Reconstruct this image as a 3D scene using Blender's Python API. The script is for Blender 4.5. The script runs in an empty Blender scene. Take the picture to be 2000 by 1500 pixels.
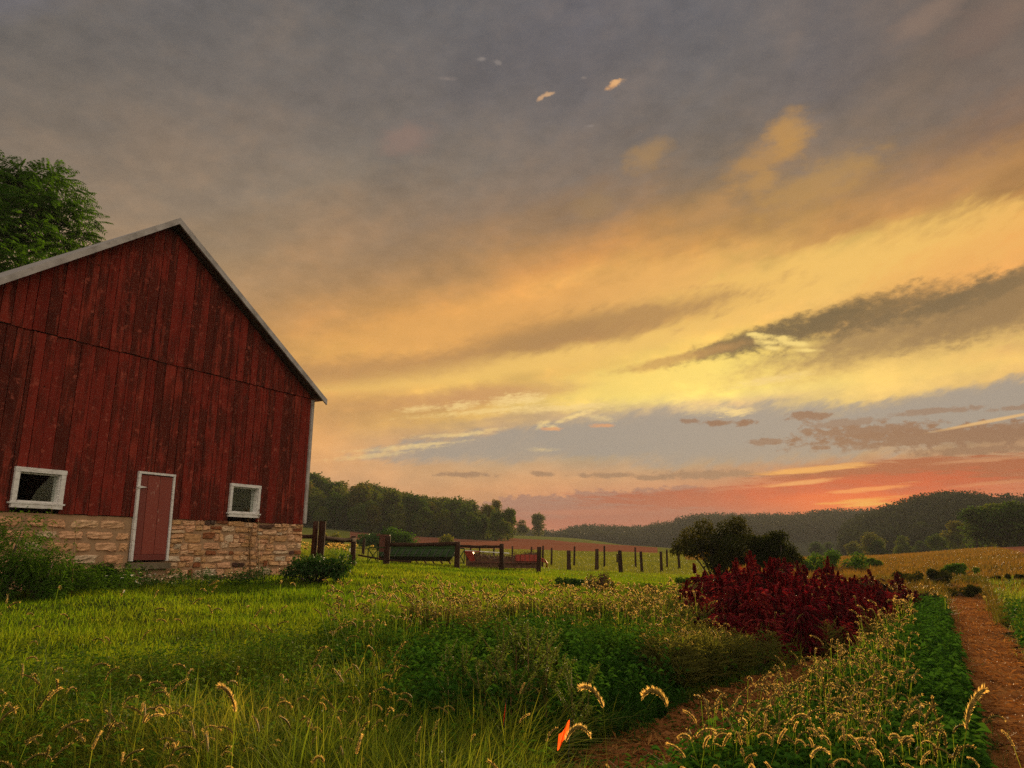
import bpy, bmesh, math, random
import numpy as np
from math import radians as rad
from mathutils import Vector
random.seed(7)
RNG = np.random.default_rng(11)
S = bpy.context.scene
COL = S.collection

# ------------------------------------------------------------------ camera
F_PX, PITCH, ROLL, EYE = 1444.0, rad(12.5), rad(0.6), 1.6
cam_d = bpy.data.cameras.new('camera')
cam_d.sensor_width = 36.0
cam_d.lens = 36.0 * F_PX / 2000.0
cam_d.clip_end = 6000
cam = bpy.data.objects.new('camera', cam_d)
COL.objects.link(cam)
cR = np.array([1.0, 0, 0]); cU0 = np.array([0, -math.sin(PITCH), math.cos(PITCH)])
cF = np.array([0, math.cos(PITCH), math.sin(PITCH)])
cRt = math.cos(ROLL) * cR + math.sin(ROLL) * cU0
cUp = -math.sin(ROLL) * cR + math.cos(ROLL) * cU0
from mathutils import Matrix
cam.matrix_world = Matrix(((cRt[0], cUp[0], -cF[0], 0), (cRt[1], cUp[1], -cF[1], 0), (cRt[2], cUp[2], -cF[2], EYE), (0, 0, 0, 1)))
S.camera = cam
S.view_settings.view_transform = 'Standard'
S.view_settings.look = 'None'
S.view_settings.exposure = 1.15
S.view_settings.gamma = 1.0
S.render.engine = 'CYCLES'
S.cycles.use_denoising = False
S.cycles.max_bounces = 6
S.cycles.transparent_max_bounces = 8
S.cycles.sample_clamp_indirect = 4.0
S.cycles.volume_bounces = 0


def ray(px, py):
    d = cF + cRt * (px - 1000) / F_PX - cUp * (py - 750) / F_PX
    return d / np.linalg.norm(d)


def azel(px, py):
    d = ray(px, py)
    return math.degrees(math.atan2(d[0], d[1])), math.degrees(math.asin(d[2]))


def project(P):
    d = P - np.array([0, 0, EYE])
    w = d @ cF
    return 1000 + F_PX * (d @ cRt) / w, 750 - F_PX * (d @ cUp) / w, w


def lin(c):
    return tuple(((v / 255.0) / 12.92 if v <= 10 else (((v / 255.0) + 0.055) / 1.055) ** 2.4) for v in c) + (1.0,)


# ------------------------------------------------------------------ node helpers
class NT:
    def __init__(s, tree): s.t = tree
    def n(s, typ, **kw):
        x = s.t.nodes.new('ShaderNode' + typ)
        for k, v in kw.items(): setattr(x, k, v)
        return x
    def put(s, sock, v):
        if isinstance(v, bpy.types.NodeSocket): s.t.links.new(v, sock)
        else: sock.default_value = v
    def m(s, op, a, b=0.0, c=None, clamp=False):
        x = s.n('Math', operation=op, use_clamp=clamp)
        s.put(x.inputs[0], a); s.put(x.inputs[1], b)
        if c is not None: s.put(x.inputs[2], c)
        return x.outputs[0]
    def xyz(s, a, b, c=0.0):
        x = s.n('CombineXYZ'); s.put(x.inputs[0], a); s.put(x.inputs[1], b); s.put(x.inputs[2], c)
        return x.outputs[0]
    def noise(s, vec, scale=1.0, detail=4.0, rough=0.55, col=False):
        x = s.n('TexNoise'); s.put(x.inputs['Vector'], vec)
        x.inputs['Scale'].default_value = scale; x.inputs['Detail'].default_value = detail
        x.inputs['Roughness'].default_value = rough
        return x.outputs['Color'] if col else x.outputs[0]
    def mix(s, f, a, b, blend='MIX'):
        x = s.n('Mix', data_type='RGBA', blend_type=blend)
        s.put(x.inputs[0], f); s.put(x.inputs[6], a); s.put(x.inputs[7], b)
        return x.outputs[2]
    def rng(s, v, a, b, c=0.0, d=1.0, smooth=True):
        x = s.n('MapRange', interpolation_type='SMOOTHSTEP' if smooth else 'LINEAR')
        s.put(x.inputs[0], v)
        for i, q in enumerate((a, b, c, d)): s.put(x.inputs[i + 1], q)
        return x.outputs[0]
    def ramp(s, f, stops):
        x = s.n('ValToRGB'); s.put(x.inputs[0], f)
        e = x.color_ramp.elements
        while len(e) > 1: e.remove(e[-1])
        stops = sorted(stops)
        e[0].position, e[0].color = stops[0]
        for p, c in stops[1:]:
            q = e.new(p); q.color = c
        return x.outputs[0]


# ------------------------------------------------------------------ world: sunset sky
SUN_AZ, SUN_EL = 22.0, 9.0
W = bpy.data.worlds.new('World'); S.world = W
W.use_nodes = True
W.cycles.sampling_method = 'MANUAL'
W.cycles.sample_map_resolution = 512
wt = W.node_tree
for x in list(wt.nodes): wt.nodes.remove(x)
w = NT(wt)
geo = w.n('TexCoord').outputs['Generated']
sep = w.n('SeparateXYZ'); wt.links.new(geo, sep.inputs[0])
X, Y, Z = sep.outputs
U = w.m('MULTIPLY', w.m('ARCTAN2', X, Y), 57.29578)
V = w.m('MULTIPLY', w.m('ARCSINE', Z), 57.29578)
KB = 0.011
uc = w.m('MINIMUM', w.m('MAXIMUM', U, -50.0), 60.0)
VP = w.m('DIVIDE', V, w.m('MULTIPLY_ADD', uc, KB, 1.0))
# noise fields (all functions of direction)
nb = w.noise(w.xyz(w.m('MULTIPLY', U, 0.075), w.m('MULTIPLY', VP, 0.22), 3.1), 1.0, 5.0, 0.58)
nf = w.noise(w.xyz(w.m('MULTIPLY', U, 0.55), w.m('MULTIPLY', V, 1.15), 7.7), 1.0, 6.0, 0.62)
ns = w.noise(w.xyz(w.m('MULTIPLY', U, 0.16), w.m('MULTIPLY', VP, 1.0), 1.7), 1.0, 5.0, 0.6)
nb0 = w.m('SUBTRACT', nb, 0.5); nf0 = w.m('SUBTRACT', nf, 0.5); ns0 = w.m('SUBTRACT', ns, 0.5)
lift = w.rng(VP, 1.5, 14.0, 0.15, 1.0)
v2 = w.m('ADD', VP, w.m('MULTIPLY', lift, w.m('ADD', w.m('MULTIPLY', nb0, 3.4), w.m('ADD', w.m('MULTIPLY', nf0, 1.3), w.m('MULTIPLY', ns0, 1.6)))))
u2 = w.m('ADD', U, w.m('MULTIPLY', nf0, 3.0))
SKY = {   # photograph column -> (row, colour) down the sky
    0:    [(0, (104, 100, 97)), (200, (116, 107, 98)), (400, (138, 121, 102)), (560, (165, 137, 105)), (700, (190, 150, 102)), (850, (205, 160, 105)), (1080, (205, 155, 105))],
    350:  [(0, (103, 100, 99)), (200, (115, 107, 100)), (400, (138, 121, 102)), (520, (160, 133, 100)), (640, (185, 142, 92)), (760, (205, 153, 92)), (850, (212, 160, 98)), (1080, (205, 150, 100))],
    650:  [(0, (101, 99, 99)), (180, (112, 106, 102)), (330, (124, 114, 102)), (450, (148, 124, 98)), (560, (172, 134, 90)), (640, (206, 152, 84)), (690, (224, 168, 88)), (730, (192, 144, 86)), (770, (222, 167, 92)), (820, (205, 154, 92)), (880, (218, 165, 104)), (940, (205, 155, 108)), (1080, (205, 148, 104))],
    900:  [(0, (99, 98, 101)), (180, (108, 103, 102)), (330, (122, 112, 102)), (430, (138, 117, 96)), (530, (178, 136, 86)), (600, (222, 162, 86)), (655, (228, 170, 90)), (690, (188, 142, 84)), (740, (236, 192, 100)), (785, (204, 152, 92)), (815, (232, 184, 100)), (850, (190, 158, 120)), (880, (176, 154, 126)), (920, (205, 160, 112)), (960, (214, 154, 102)), (1080, (200, 140, 104))],
    1150: [(0, (98, 97, 103)), (180, (108, 103, 103)), (330, (122, 110, 100)), (420, (146, 118, 90)), (490, (196, 142, 80)), (540, (230, 172, 92)), (580, (226, 166, 90)), (630, (182, 138, 82)), (660, (186, 140, 84)), (690, (238, 198, 102)), (730, (236, 190, 100)), (780, (246, 214, 112)), (805, (196, 168, 128)), (850, (164, 152, 134)), (895, (176, 154, 124)), (935, (204, 154, 108)), (975, (204, 136, 98)), (1080, (190, 108, 84))],
    1400: [(0, (100, 99, 103)), (160, (108, 104, 103)), (300, (120, 108, 96)), (400, (160, 126, 82)), (460, (186, 140, 78)), (500, (232, 178, 94)), (550, (238, 192, 100)), (600, (220, 166, 92)), (650, (236, 194, 100)), (700, (248, 222, 110)), (760, (250, 228, 120)), (795, (222, 188, 136)), (820, (172, 156, 136)), (870, (162, 150, 134)), (905, (184, 154, 118)), (945, (204, 138, 96)), (985, (206, 112, 80)), (1080, (208, 96, 66))],
    1650: [(0, (103, 99, 100)), (160, (110, 103, 101)), (300, (126, 110, 94)), (400, (172, 132, 80)), (460, (204, 150, 84)), (500, (236, 192, 100)), (560, (236, 190, 104)), (620, (214, 162, 88)), (690, (244, 208, 108)), (750, (240, 208, 114)), (790, (234, 200, 118)), (812, (162, 146, 126)), (850, (158, 142, 122)), (890, (186, 152, 112)), (920, (190, 108, 66)), (955, (220, 100, 56)), (985, (248, 116, 34)), (1080, (250, 110, 30))],
    2000: [(0, (108, 97, 90)), (160, (112, 101, 94)), (250, (134, 108, 88)), (330, (178, 132, 80)), (400, (170, 126, 74)), (450, (232, 164, 84)), (510, (236, 170, 92)), (590, (160, 124, 80)), (650, (196, 152, 96)), (700, (240, 198, 108)), (742, (236, 190, 112)), (765, (152, 140, 124)), (810, (158, 146, 130)), (850, (156, 116, 84)), (882, (188, 150, 112)), (905, (170, 110, 78)), (960, (194, 110, 74)), (1080, (190, 100, 66))],
}
cols = []
for px, stops in sorted(SKY.items()):
    a0 = azel(px, 700)[0]
    st = []
    for py, c in stops:
        a, e = azel(px, py)
        st.append((max(0.0, e / (1 + KB * a0)) / 60.0, lin(c)))
    st.append((0.95, lin((104, 102, 106))))
    cols.append((a0, w.ramp(w.m('DIVIDE', v2, 60.0), st)))
sky = cols[0][1]
for (a0, _), (a1, c1) in zip(cols, cols[1:]):
    sky = w.mix(w.rng(u2, a0, a1, smooth=False), sky, c1)
# soft mottling of the high cloud
nm1 = w.noise(w.xyz(w.m('MULTIPLY', w.m('ADD', U, w.m('MULTIPLY', V, -0.8)), 0.13), w.m('MULTIPLY', w.m('ADD', V, w.m('MULTIPLY', U, 0.25)), 0.16), 9.2), 1.0, 6.0, 0.6)
nm2 = w.noise(w.xyz(w.m('MULTIPLY', w.m('ADD', U, w.m('MULTIPLY', V, -0.5)), 0.42), w.m('MULTIPLY', w.m('ADD', V, w.m('MULTIPLY', U, 0.12)), 0.75), 6.2), 1.0, 4.0, 0.55)
sky = w.mix(w.rng(V, 8.0, 20.0), sky, w.mix(1.0, sky, w.ramp(nm2, [(0.34, (0.95, 0.95, 0.95, 1)), (0.5, (1.0, 1.0, 1.0, 1)), (0.68, (1.08, 1.05, 1.02, 1))]), 'MULTIPLY'))
sky = w.mix(1.0, sky, w.ramp(nm1, [(0.34, (0.90, 0.90, 0.91, 1)), (0.5, (1.02, 1.0, 0.98, 1)), (0.68, (1.20, 1.11, 1.02, 1))]), 'MULTIPLY')
sky = w.mix(1.0, sky, w.ramp(w.m('MULTIPLY_ADD', w.m('ADD', nf, nb), 0.5, 0.0), [(0.3, (0.88, 0.88, 0.89, 1)), (0.68, (1.14, 1.12, 1.1, 1))]), 'MULTIPLY')


def cloud(sky, px, py, rx, ry, c, tilt=0.0, amp=0.9, soft=0.5, op=1.0, nz=None):
    """one cloud of the sky: an ellipse (radii in pixels of the photograph) whose edge a noise breaks up"""
    a, e = azel(px, py)
    k = 57.29578 / F_PX * 0.97
    du = w.m('SUBTRACT', U, a); dv = w.m('SUBTRACT', V, e)
    ct, sn = math.cos(rad(tilt)), math.sin(rad(tilt))
    p = w.m('ADD', w.m('MULTIPLY', du, ct / (rx * k)), w.m('MULTIPLY', dv, sn / (rx * k)))
    q = w.m('ADD', w.m('MULTIPLY', du, -sn / (ry * k)), w.m('MULTIPLY', dv, ct / (ry * k)))
    r = w.m('SQRT', w.m('ADD', w.m('MULTIPLY', p, p), w.m('MULTIPLY', q, q)))
    r = w.m('MULTIPLY_ADD', nz if nz is not None else nf0, amp * 2, r)
    f = w.rng(r, 1 + soft, max(0.0, 1 - soft), 0.0, op)
    return w.mix(f, sky, lin(c))


nc = w.m('SUBTRACT', w.noise(w.xyz(w.m('MULTIPLY', U, 1.5), w.m('MULTIPLY', V, 2.6), 2.2), 1.0, 5.0, 0.6), 0.5)      # crisp small cumulus edges
nst = w.m('SUBTRACT', w.noise(w.xyz(w.m('MULTIPLY', U, 0.5), w.m('MULTIPLY', V, 4.5), 5.5), 1.0, 4.0, 0.6), 0.5)    # thin streaks
ncm = w.m('SUBTRACT', w.noise(w.xyz(w.m('MULTIPLY', w.m('SUBTRACT', U, w.m('MULTIPLY', V, 0.9)), 0.75), w.m('MULTIPLY', w.m('ADD', V, w.m('MULTIPLY', U, -0.12)), 1.1), 4.4), 1.0, 5.0, 0.55), 0.5)
nw = w.m('SUBTRACT', w.noise(w.xyz(w.m('MULTIPLY', U, 2.0), w.m('MULTIPLY', w.m('SUBTRACT', V, w.m('MULTIPLY', U, .1)), 5.5), 8.8), 1.0, 5.0, 0.65), 0.5)
# broad soft bands
sky = cloud(sky, 1640, 532, 430, 46, (242, 192, 100), 7, 1.0, 0.6, 0.85, ncm)
sky = cloud(sky, 1950, 500, 180, 48, (238, 174, 92), 10, 1.2, 0.6, 0.7, ncm)
sky = cloud(sky, 1250, 565, 190, 34, (230, 172, 94), 10, 1.2, 0.7, 0.7, ncm)
sky = cloud(sky, 900, 640, 260, 40, (226, 164, 88), 13, 1.2, 0.7, 0.65, ncm)
sky = cloud(sky, 1000, 712, 420, 20, (240, 192, 102), 9, 0.8, 0.6, 0.8)
sky = cloud(sky, 1450, 722, 330, 34, (250, 216, 110), 4, 0.8, 0.7, 0.8)
sky = cloud(sky, 1750, 690, 250, 24, (244, 200, 108), 5, 0.8, 0.7, 0.7)
sky = cloud(sky, 1190, 636, 260, 27, (174, 131, 80), 10, 1.0, 0.6, 0.85, ncm)
sky = cloud(sky, 760, 722, 220, 22, (188, 140, 84), 9, 0.7, 0.6, 0.6)
sky = cloud(sky, 950, 772, 170, 16, (204, 150, 96), 6, 0.7, 0.6, 0.7)
sky = cloud(sky, 1830, 640, 260, 36, (170, 132, 82), 8, 0.7, 0.7, 0.75)
nmx = w.m('ADD', w.m('MULTIPLY', ncm, 0.9), w.m('MULTIPLY', nc, 0.7))
# the dark ragged cloud at the right with bright gaps in its tail
for px, py, rx, ry, t, c, o in ((1840, 622, 240, 34, 9, (160, 126, 80), .8), (1960, 590, 120, 40, 16, (150, 118, 76), .8), (1700, 612, 170, 24, 9, (124, 100, 66), .85), (1600, 632, 130, 22, 13, (116, 95, 62), .85),
                                (1860, 588, 110, 17, 12, (120, 98, 66), .8), (1970, 552, 80, 16, 24, (132, 106, 70), .75), (1480, 660, 120, 17, 14, (112, 93, 62), .9), (1420, 678, 70, 15, 10, (132, 106, 68), .8), (1330, 700, 110, 9, 10, (190, 142, 82), .7)):
    sky = cloud(sky, px, py, rx, ry, c, t, 0.85, 0.6, o, nmx)
for px, py, rx, ry in ((1490, 657, 26, 5), (1500, 668, 22, 5), (1528, 662, 24, 6), (1512, 680, 22, 4), (1556, 672, 26, 5), (1575, 684, 24, 3), (1470, 653, 12, 3)):
    sky = cloud(sky, px, py, rx * .8, ry, (248, 214, 122), -6, 1.3, 0.8, 0.95, nc)
# mottled lit bumps in the high cloud
for px, py, rx, ry, c, o in ((1262, 305, 48, 22, (176, 136, 84), .55), (1540, 262, 40, 30, (196, 146, 78), .7), (1490, 310, 70, 22, (188, 140, 78), .6),
                             (1480, 358, 36, 20, (192, 144, 80), .6), (1385, 412, 50, 26, (190, 142, 88), .6), (795, 272, 52, 26, (144, 118, 106), .6), (1800, 42, 60, 20, (142, 118, 102), .6),
                             (1925, 50, 60, 30, (126, 104, 92), .6), (1160, 400, 40, 24, (156, 124, 84), .5), (1900, 340, 70, 24, (186, 138, 84), .5), (1600, 360, 110, 28, (186, 142, 80), .6)):
    sky = cloud(sky, px, py, rx, ry, c, 15, 1.0, 0.7, o)
for px, py, rx, ry, t, c, o in ((1196, 166, 12, 5, 20, (214, 160, 108), .95), (1206, 160, 12, 4, 5, (224, 172, 118), .95), (1058, 190, 10, 3, 30, (200, 158, 118), .85), (1071, 185, 10, 2.5, 12, (206, 164, 122), .85), (940, 115, 8, 3, 5, (142, 132, 126), .7), (972, 122, 9, 3, -10, (140, 130, 124), .6),
                                (876, 154, 14, 3, 0, (140, 126, 118), .5), (1140, 152, 5, 2, 0, (146, 132, 122), .5), (1153, 246, 8, 2, 0, (144, 132, 124), .5)):
    sky = cloud(sky, px, py, rx, ry, c, t, 1.6, 0.8, o, nc)
sky_base = sky
# blue grey bank under the bright band
for px, py, rx, ry, t, o in ((1130, 862, 330, 34, 4, .75), (1330, 838, 300, 40, 3, .85), (1500, 856, 330, 44, 2, .8), (1840, 806, 260, 34, 5, .9), (1990, 780, 130, 32, 8, .85), (900, 872, 170, 18, 8, .6)):
    sky = cloud(sky, px, py, rx, ry, (163, 150, 135), t, 0.8, 0.35, o, ncm)
# cream wisps over the slate band
for px, py, rx, ry, t, o in ((820, 798, 30, 5, 8, .6), (900, 793, 26, 7, 12, .75), (985, 783, 24, 9, 10, .8), (1030, 779, 28, 9, 5, .85), (960, 802, 110, 4, 6, .6), (1100, 797, 90, 5, 4, .7), (1060, 828, 12, 5, 20, .7), (1080, 834, 9, 4, 0, .8), (1125, 812, 34, 3.5, 18, .85), (1165, 815, 24, 5, -10, .45), (1440, 806, 22, 6, 4, .9), (1415, 800, 16, 6, 0, .6), (1380, 800, 40, 8, 0, .4), (1505, 742, 50, 6, 6, .6),
                              (830, 868, 60, 2.5, 6, .6), (780, 876, 70, 3, 5, .5), (730, 890, 60, 4, 8, .45), (1060, 878, 20, 3, 0, .35), (880, 850, 60, 3, 4, .5), (930, 845, 40, 3, 10, .5)):
    sky = cloud(sky, px, py, rx, ry, (250, 214, 138), t, 1.8, 1.0, o, nw)
for px, py, rx in ((1078, 838, 20), (1180, 831, 22)):
    sky = cloud(sky, px, py, rx, 4, (226, 158, 104), 3, 1.2, 0.5, 0.8, nc)
# low brown clouds over the slate band
for px, py, rx, ry, o in ((1345, 822, 16, 5, .8), (1397, 827, 18, 6, .95), (1456, 825, 20, 6, .95), (1420, 826, 8, 3, .6), (1580, 812, 34, 8, .9), (1505, 863, 36, 6, .75), (1575, 841, 16, 5, .8),
                          (1604, 874, 20, 3, .7), (1650, 828, 60, 9, .6), (1700, 843, 110, 12, .9), (1820, 852, 190, 15, .95), (1960, 844, 120, 16, .9), (1830, 803, 70, 5, .6), (1910, 879, 90, 7, .8), (1990, 796, 40, 4, .6)):
    sky = cloud(sky, px, py, rx, ry, (148, 108, 80), 1, 1.5, 0.4, o, nc)
sky = cloud(sky, 1935, 822, 75, 2.6, (228, 180, 116), 8, 0.3, 0.6, 0.9)
for px, py, rx in ((905, 927, 52), (1060, 926, 22), (1190, 928, 62), (1385, 927, 92), (1275, 933, 40)):
    sky = cloud(sky, px, py, rx, 5 if rx < 90 else 8, (160, 122, 92), 0, 1.3, 0.45, 0.85, nc)
# mauve cumulus bank on the horizon
for px, py, rx, ry, o in ((1050, 992, 90, 26, .95), (1180, 985, 110, 26, .9), (1300, 985, 120, 30, .9), (1210, 1008, 250, 24, .9), (955, 1004, 34, 24, .8), (1340, 960, 44, 12, .8)):
    sky = cloud(sky, px, py, rx, ry, (172, 120, 100), 0, 0.7, 0.14, o, nc)
sky = cloud(sky, 1170, 1000, 120, 6, (206, 132, 100), 2, 1.2, 0.6, 0.7, nst)
sky = cloud(sky, 1200, 1028, 300, 14, (192, 110, 86), 0, 0.9, 0.6, 0.8)
# red bank over the sun
sky = cloud(sky, 1800, 925, 260, 26, (172, 90, 52), 1.5, 0.8, 0.25, 1.0, nst)
sky = cloud(sky, 1640, 956, 230, 22, (200, 80, 36), 4, 0.8, 0.3, 1.0, nst)
sky = cloud(sky, 1500, 972, 330, 20, (182, 88, 56), 1, 0.8, 0.3, 0.95, nst)
sky = cloud(sky, 1650, 985, 190, 32, (236, 84, 22), 0, 0.6, 0.9, 0.9)
sky = cloud(sky, 1670, 994, 110, 22, (255, 108, 14), 0, 0.6, 0.9, 1.0)
sky = cloud(sky, 1320, 1010, 260, 22, (178, 98, 76), 0, 0.6, 0.9, 0.8)
for px, py, rx, ry, t, c, o in ((1590, 917, 80, 5, 3, (244, 172, 84), .95), (1560, 943, 60, 4, 5, (244, 164, 90), .9), (1640, 910, 40, 4, 6, (232, 166, 90), .7), (1700, 955, 70, 4, 5, (252, 150, 70), .9), (1680, 978, 60, 4, 4, (255, 168, 56), .9),
                                (1700, 985, 40, 4, 2, (255, 176, 60), .9), (1900, 900, 70, 3, 2, (206, 140, 94), .7), (1930, 945, 60, 3, 4, (222, 136, 84), .6)):
    sky = cloud(sky, px, py, rx, ry, c, t, 1.2, 0.5, o, nst)
# the rest of the dome: pale evening overcast away from the sunset, brightened out of view to light the barn front, over the Nishita sky
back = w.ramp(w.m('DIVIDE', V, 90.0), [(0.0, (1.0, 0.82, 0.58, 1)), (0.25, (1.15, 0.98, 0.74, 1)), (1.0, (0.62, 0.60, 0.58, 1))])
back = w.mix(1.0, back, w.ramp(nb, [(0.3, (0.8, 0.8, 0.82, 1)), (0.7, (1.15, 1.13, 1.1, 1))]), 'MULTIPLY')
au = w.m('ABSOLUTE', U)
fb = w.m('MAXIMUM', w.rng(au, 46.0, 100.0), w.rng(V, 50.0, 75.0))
def bgd(c, st):
    b = w.n('Background'); w.put(b.inputs[0], c); b.inputs[1].default_value = st
    return b.outputs[0]
def mixs(f, a, b):
    x = w.n('MixShader'); w.put(x.inputs[0], f); wt.links.new(a, x.inputs[1]); wt.links.new(b, x.inputs[2])
    return x.outputs[0]
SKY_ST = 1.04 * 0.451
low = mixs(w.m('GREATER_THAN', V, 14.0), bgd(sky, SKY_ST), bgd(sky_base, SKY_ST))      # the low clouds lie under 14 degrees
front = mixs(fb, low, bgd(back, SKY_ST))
nis = w.n('TexSky', sky_type='NISHITA', sun_disc=False)
nis.sun_elevation = rad(SUN_EL); nis.sun_rotation = rad(SUN_AZ)
sky_sh = mixs(0.012, front, bgd(nis.outputs[0], 0.05))
wo = w.n('OutputWorld'); wt.links.new(sky_sh, wo.inputs[0])

# ------------------------------------------------------------------ sun
sd = bpy.data.lights.new('sun', 'SUN'); sd.energy = 5.0; sd.angle = rad(5.0); sd.color = (1.0, 0.70, 0.36)
so = bpy.data.objects.new('sun', sd); COL.objects.link(so)
sv = Vector((math.sin(rad(SUN_AZ)) * math.cos(rad(SUN_EL)), math.cos(rad(SUN_AZ)) * math.cos(rad(SUN_EL)), math.sin(rad(SUN_EL))))
so.rotation_euler = sv.to_track_quat('Z', 'Y').to_euler()
so.location = (60, 120, 60)


# ------------------------------------------------------------------ materials
def new_mat(name):
    m = bpy.data.materials.new(name); m.use_nodes = True
    t = m.node_tree
    for x in list(t.nodes): t.nodes.remove(x)
    k = NT(t); o = k.n('OutputMaterial')
    return m, k, o


def rgba(c): return (c[0], c[1], c[2], 1.0)


def leaf_mat(name, cols, trans=0.35, rough=0.55, spec=0.3, pscale=0.35, tcol=(1.25, 1.15, 0.6)):
    """foliage: colour by leaf and by large soft patches; part of the light passes through"""
    m, k, o = new_mat(name)
    at = k.n('Attribute', attribute_name='rnd').outputs['Fac']
    pos = k.n('NewGeometry').outputs['Position']
    nz = k.noise(pos, pscale, 3.0)
    f = k.m('ADD', k.m('MULTIPLY', at, 0.6), k.m('MULTIPLY', k.m('SUBTRACT', nz, 0.3), 1.0), clamp=True)
    f = k.m('ADD', f, k.m('MULTIPLY', k.m('SUBTRACT', k.n('ObjectInfo').outputs['Random'], 0.5), 0.45), clamp=True)
    st = [(i / max(1, len(cols) - 1), rgba(c)) for i, c in enumerate(cols)]
    c = k.ramp(f, st)
    p = k.n('BsdfPrincipled'); k.put(p.inputs['Base Color'], c); p.inputs['Roughness'].default_value = rough
    p.inputs['Specular IOR Level'].default_value = spec * 0.35
    if trans > 0:
        tr = k.n('BsdfTranslucent'); k.put(tr.inputs[0], k.mix(1.0, c, rgba(tcol), 'MULTIPLY'))
        mx = k.n('MixShader'); mx.inputs[0].default_value = trans
        k.t.links.new(p.outputs[0], mx.inputs[1]); k.t.links.new(tr.outputs[0], mx.inputs[2])
        k.t.links.new(mx.outputs[0], o.inputs[0])
    else: k.t.links.new(p.outputs[0], o.inputs[0])
    return m


def rough_mat(name, cols, scale=3.0, stretch=(1, 1, 1), rough=0.85, bump=0.3, attr=0.0, metal=0.0, spec=0.3, detail=6.0, bdist=0.02):
    """bark, soil, stone, worn paint: a noise between several colours plus bump; attr mixes in a per-piece value"""
    m, k, o = new_mat(name)
    pos = k.n('NewGeometry').outputs['Position']
    mp = k.n('Mapping'); k.put(mp.inputs[0], pos); mp.inputs['Scale'].default_value = stretch
    nz = k.noise(mp.outputs[0], scale, detail, 0.6)
    f = k.rng(nz, 0.28, 0.72, smooth=False)
    if attr:
        at = k.n('Attribute', attribute_name='rnd').outputs['Fac']
        f = k.m('ADD', k.m('MULTIPLY', f, 1 - attr), k.m('MULTIPLY', at, attr))
    c = k.ramp(f, [(i / max(1, len(cols) - 1), rgba(q)) for i, q in enumerate(cols)])
    p = k.n('BsdfPrincipled'); k.put(p.inputs['Base Color'], c); p.inputs['Roughness'].default_value = rough
    p.inputs['Metallic'].default_value = metal; p.inputs['Specular IOR Level'].default_value = spec
    if bump:
        b = k.n('Bump'); b.inputs['Strength'].default_value = bump; b.inputs['Distance'].default_value = bdist
        k.put(b.inputs['Height'], k.noise(mp.outputs[0], scale * 3, 5.0, 0.65))
        k.t.links.new(b.outputs[0], p.inputs['Normal'])
    k.t.links.new(p.outputs[0], o.inputs[0])
    return m


def siding_mat():
    """old barn red: bare dark boards show through where the paint has weathered off in vertical streaks"""
    m, k, o = new_mat('weathered_red_boards')
    pos = k.n('NewGeometry').outputs['Position']
    at = k.n('Attribute', attribute_name='rnd').outputs['Fac']
    off = k.xyz(k.m('MULTIPLY', at, 37.0), k.m('MULTIPLY', at, 91.0), k.m('MULTIPLY', at, 17.0))
    va = k.n('VectorMath', operation='ADD'); k.put(va.inputs[0], pos); k.put(va.inputs[1], off)
    mp = k.n('Mapping'); k.put(mp.inputs[0], va.outputs[0]); mp.inputs['Scale'].default_value = (7.0, 7.0, 0.55)
    streak = k.noise(mp.outputs[0], 1.0, 7.0, 0.68)
    patch = k.noise(va.outputs[0], 1.7, 5.0, 0.6)
    grain = k.n('Mapping'); k.put(grain.inputs[0], va.outputs[0]); grain.inputs['Scale'].default_value = (60, 60, 2.5)
    gr = k.noise(grain.outputs[0], 1.0, 5.0, 0.6)
    f = k.m('ADD', k.m('MULTIPLY', streak, 0.6), k.m('MULTIPLY', patch, 0.4))
    wear = k.rng(k.m('ADD', f, k.m('MULTIPLY', k.m('SUBTRACT', at, 0.5), 0.16)), 0.42, 0.58, 0.0, 0.95)
    red = k.ramp(at, [(0.0, rgba((0.165, 0.022, 0.016))), (0.5, rgba((0.225, 0.030, 0.021))), (1.0, rgba((0.290, 0.048, 0.030)))])
    bare = k.ramp(patch, [(0.35, rgba((0.038, 0.012, 0.010))), (0.65, rgba((0.10, 0.021, 0.015)))])
    c = k.mix(wear, red, bare)
    c = k.mix(k.rng(gr, 0.3, 0.7, 0.0, 0.45), c, k.mix(0.5, c, rgba((0.05, 0.015, 0.01))))
    pale = k.rng(k.noise(va.outputs[0], 6.0, 4.0, 0.7), 0.57, 0.70, 0.0, 0.6)
    c = k.mix(pale, c, rgba((0.36, 0.085, 0.058)))
    kn = k.n('TexVoronoi'); k.put(kn.inputs['Vector'], pos); kn.inputs['Scale'].default_value = 2.1
    c = k.mix(k.rng(kn.outputs['Distance'], 0.07, 0.03, 0.0, 0.85), c, rgba((0.02, 0.007, 0.005)))
    p = k.n('BsdfPrincipled'); k.put(p.inputs['Base Color'], c); p.inputs['Roughness'].default_value = 0.9
    p.inputs['Specular IOR Level'].default_value = 0.0
    b = k.n('Bump'); b.inputs['Strength'].default_value = 0.3; b.inputs['Distance'].default_value = 0.004
    k.put(b.inputs['Height'], k.m('ADD', gr, streak)); k.t.links.new(b.outputs[0], p.inputs['Normal'])
    k.t.links.new(p.outputs[0], o.inputs[0])
    return m


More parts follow.
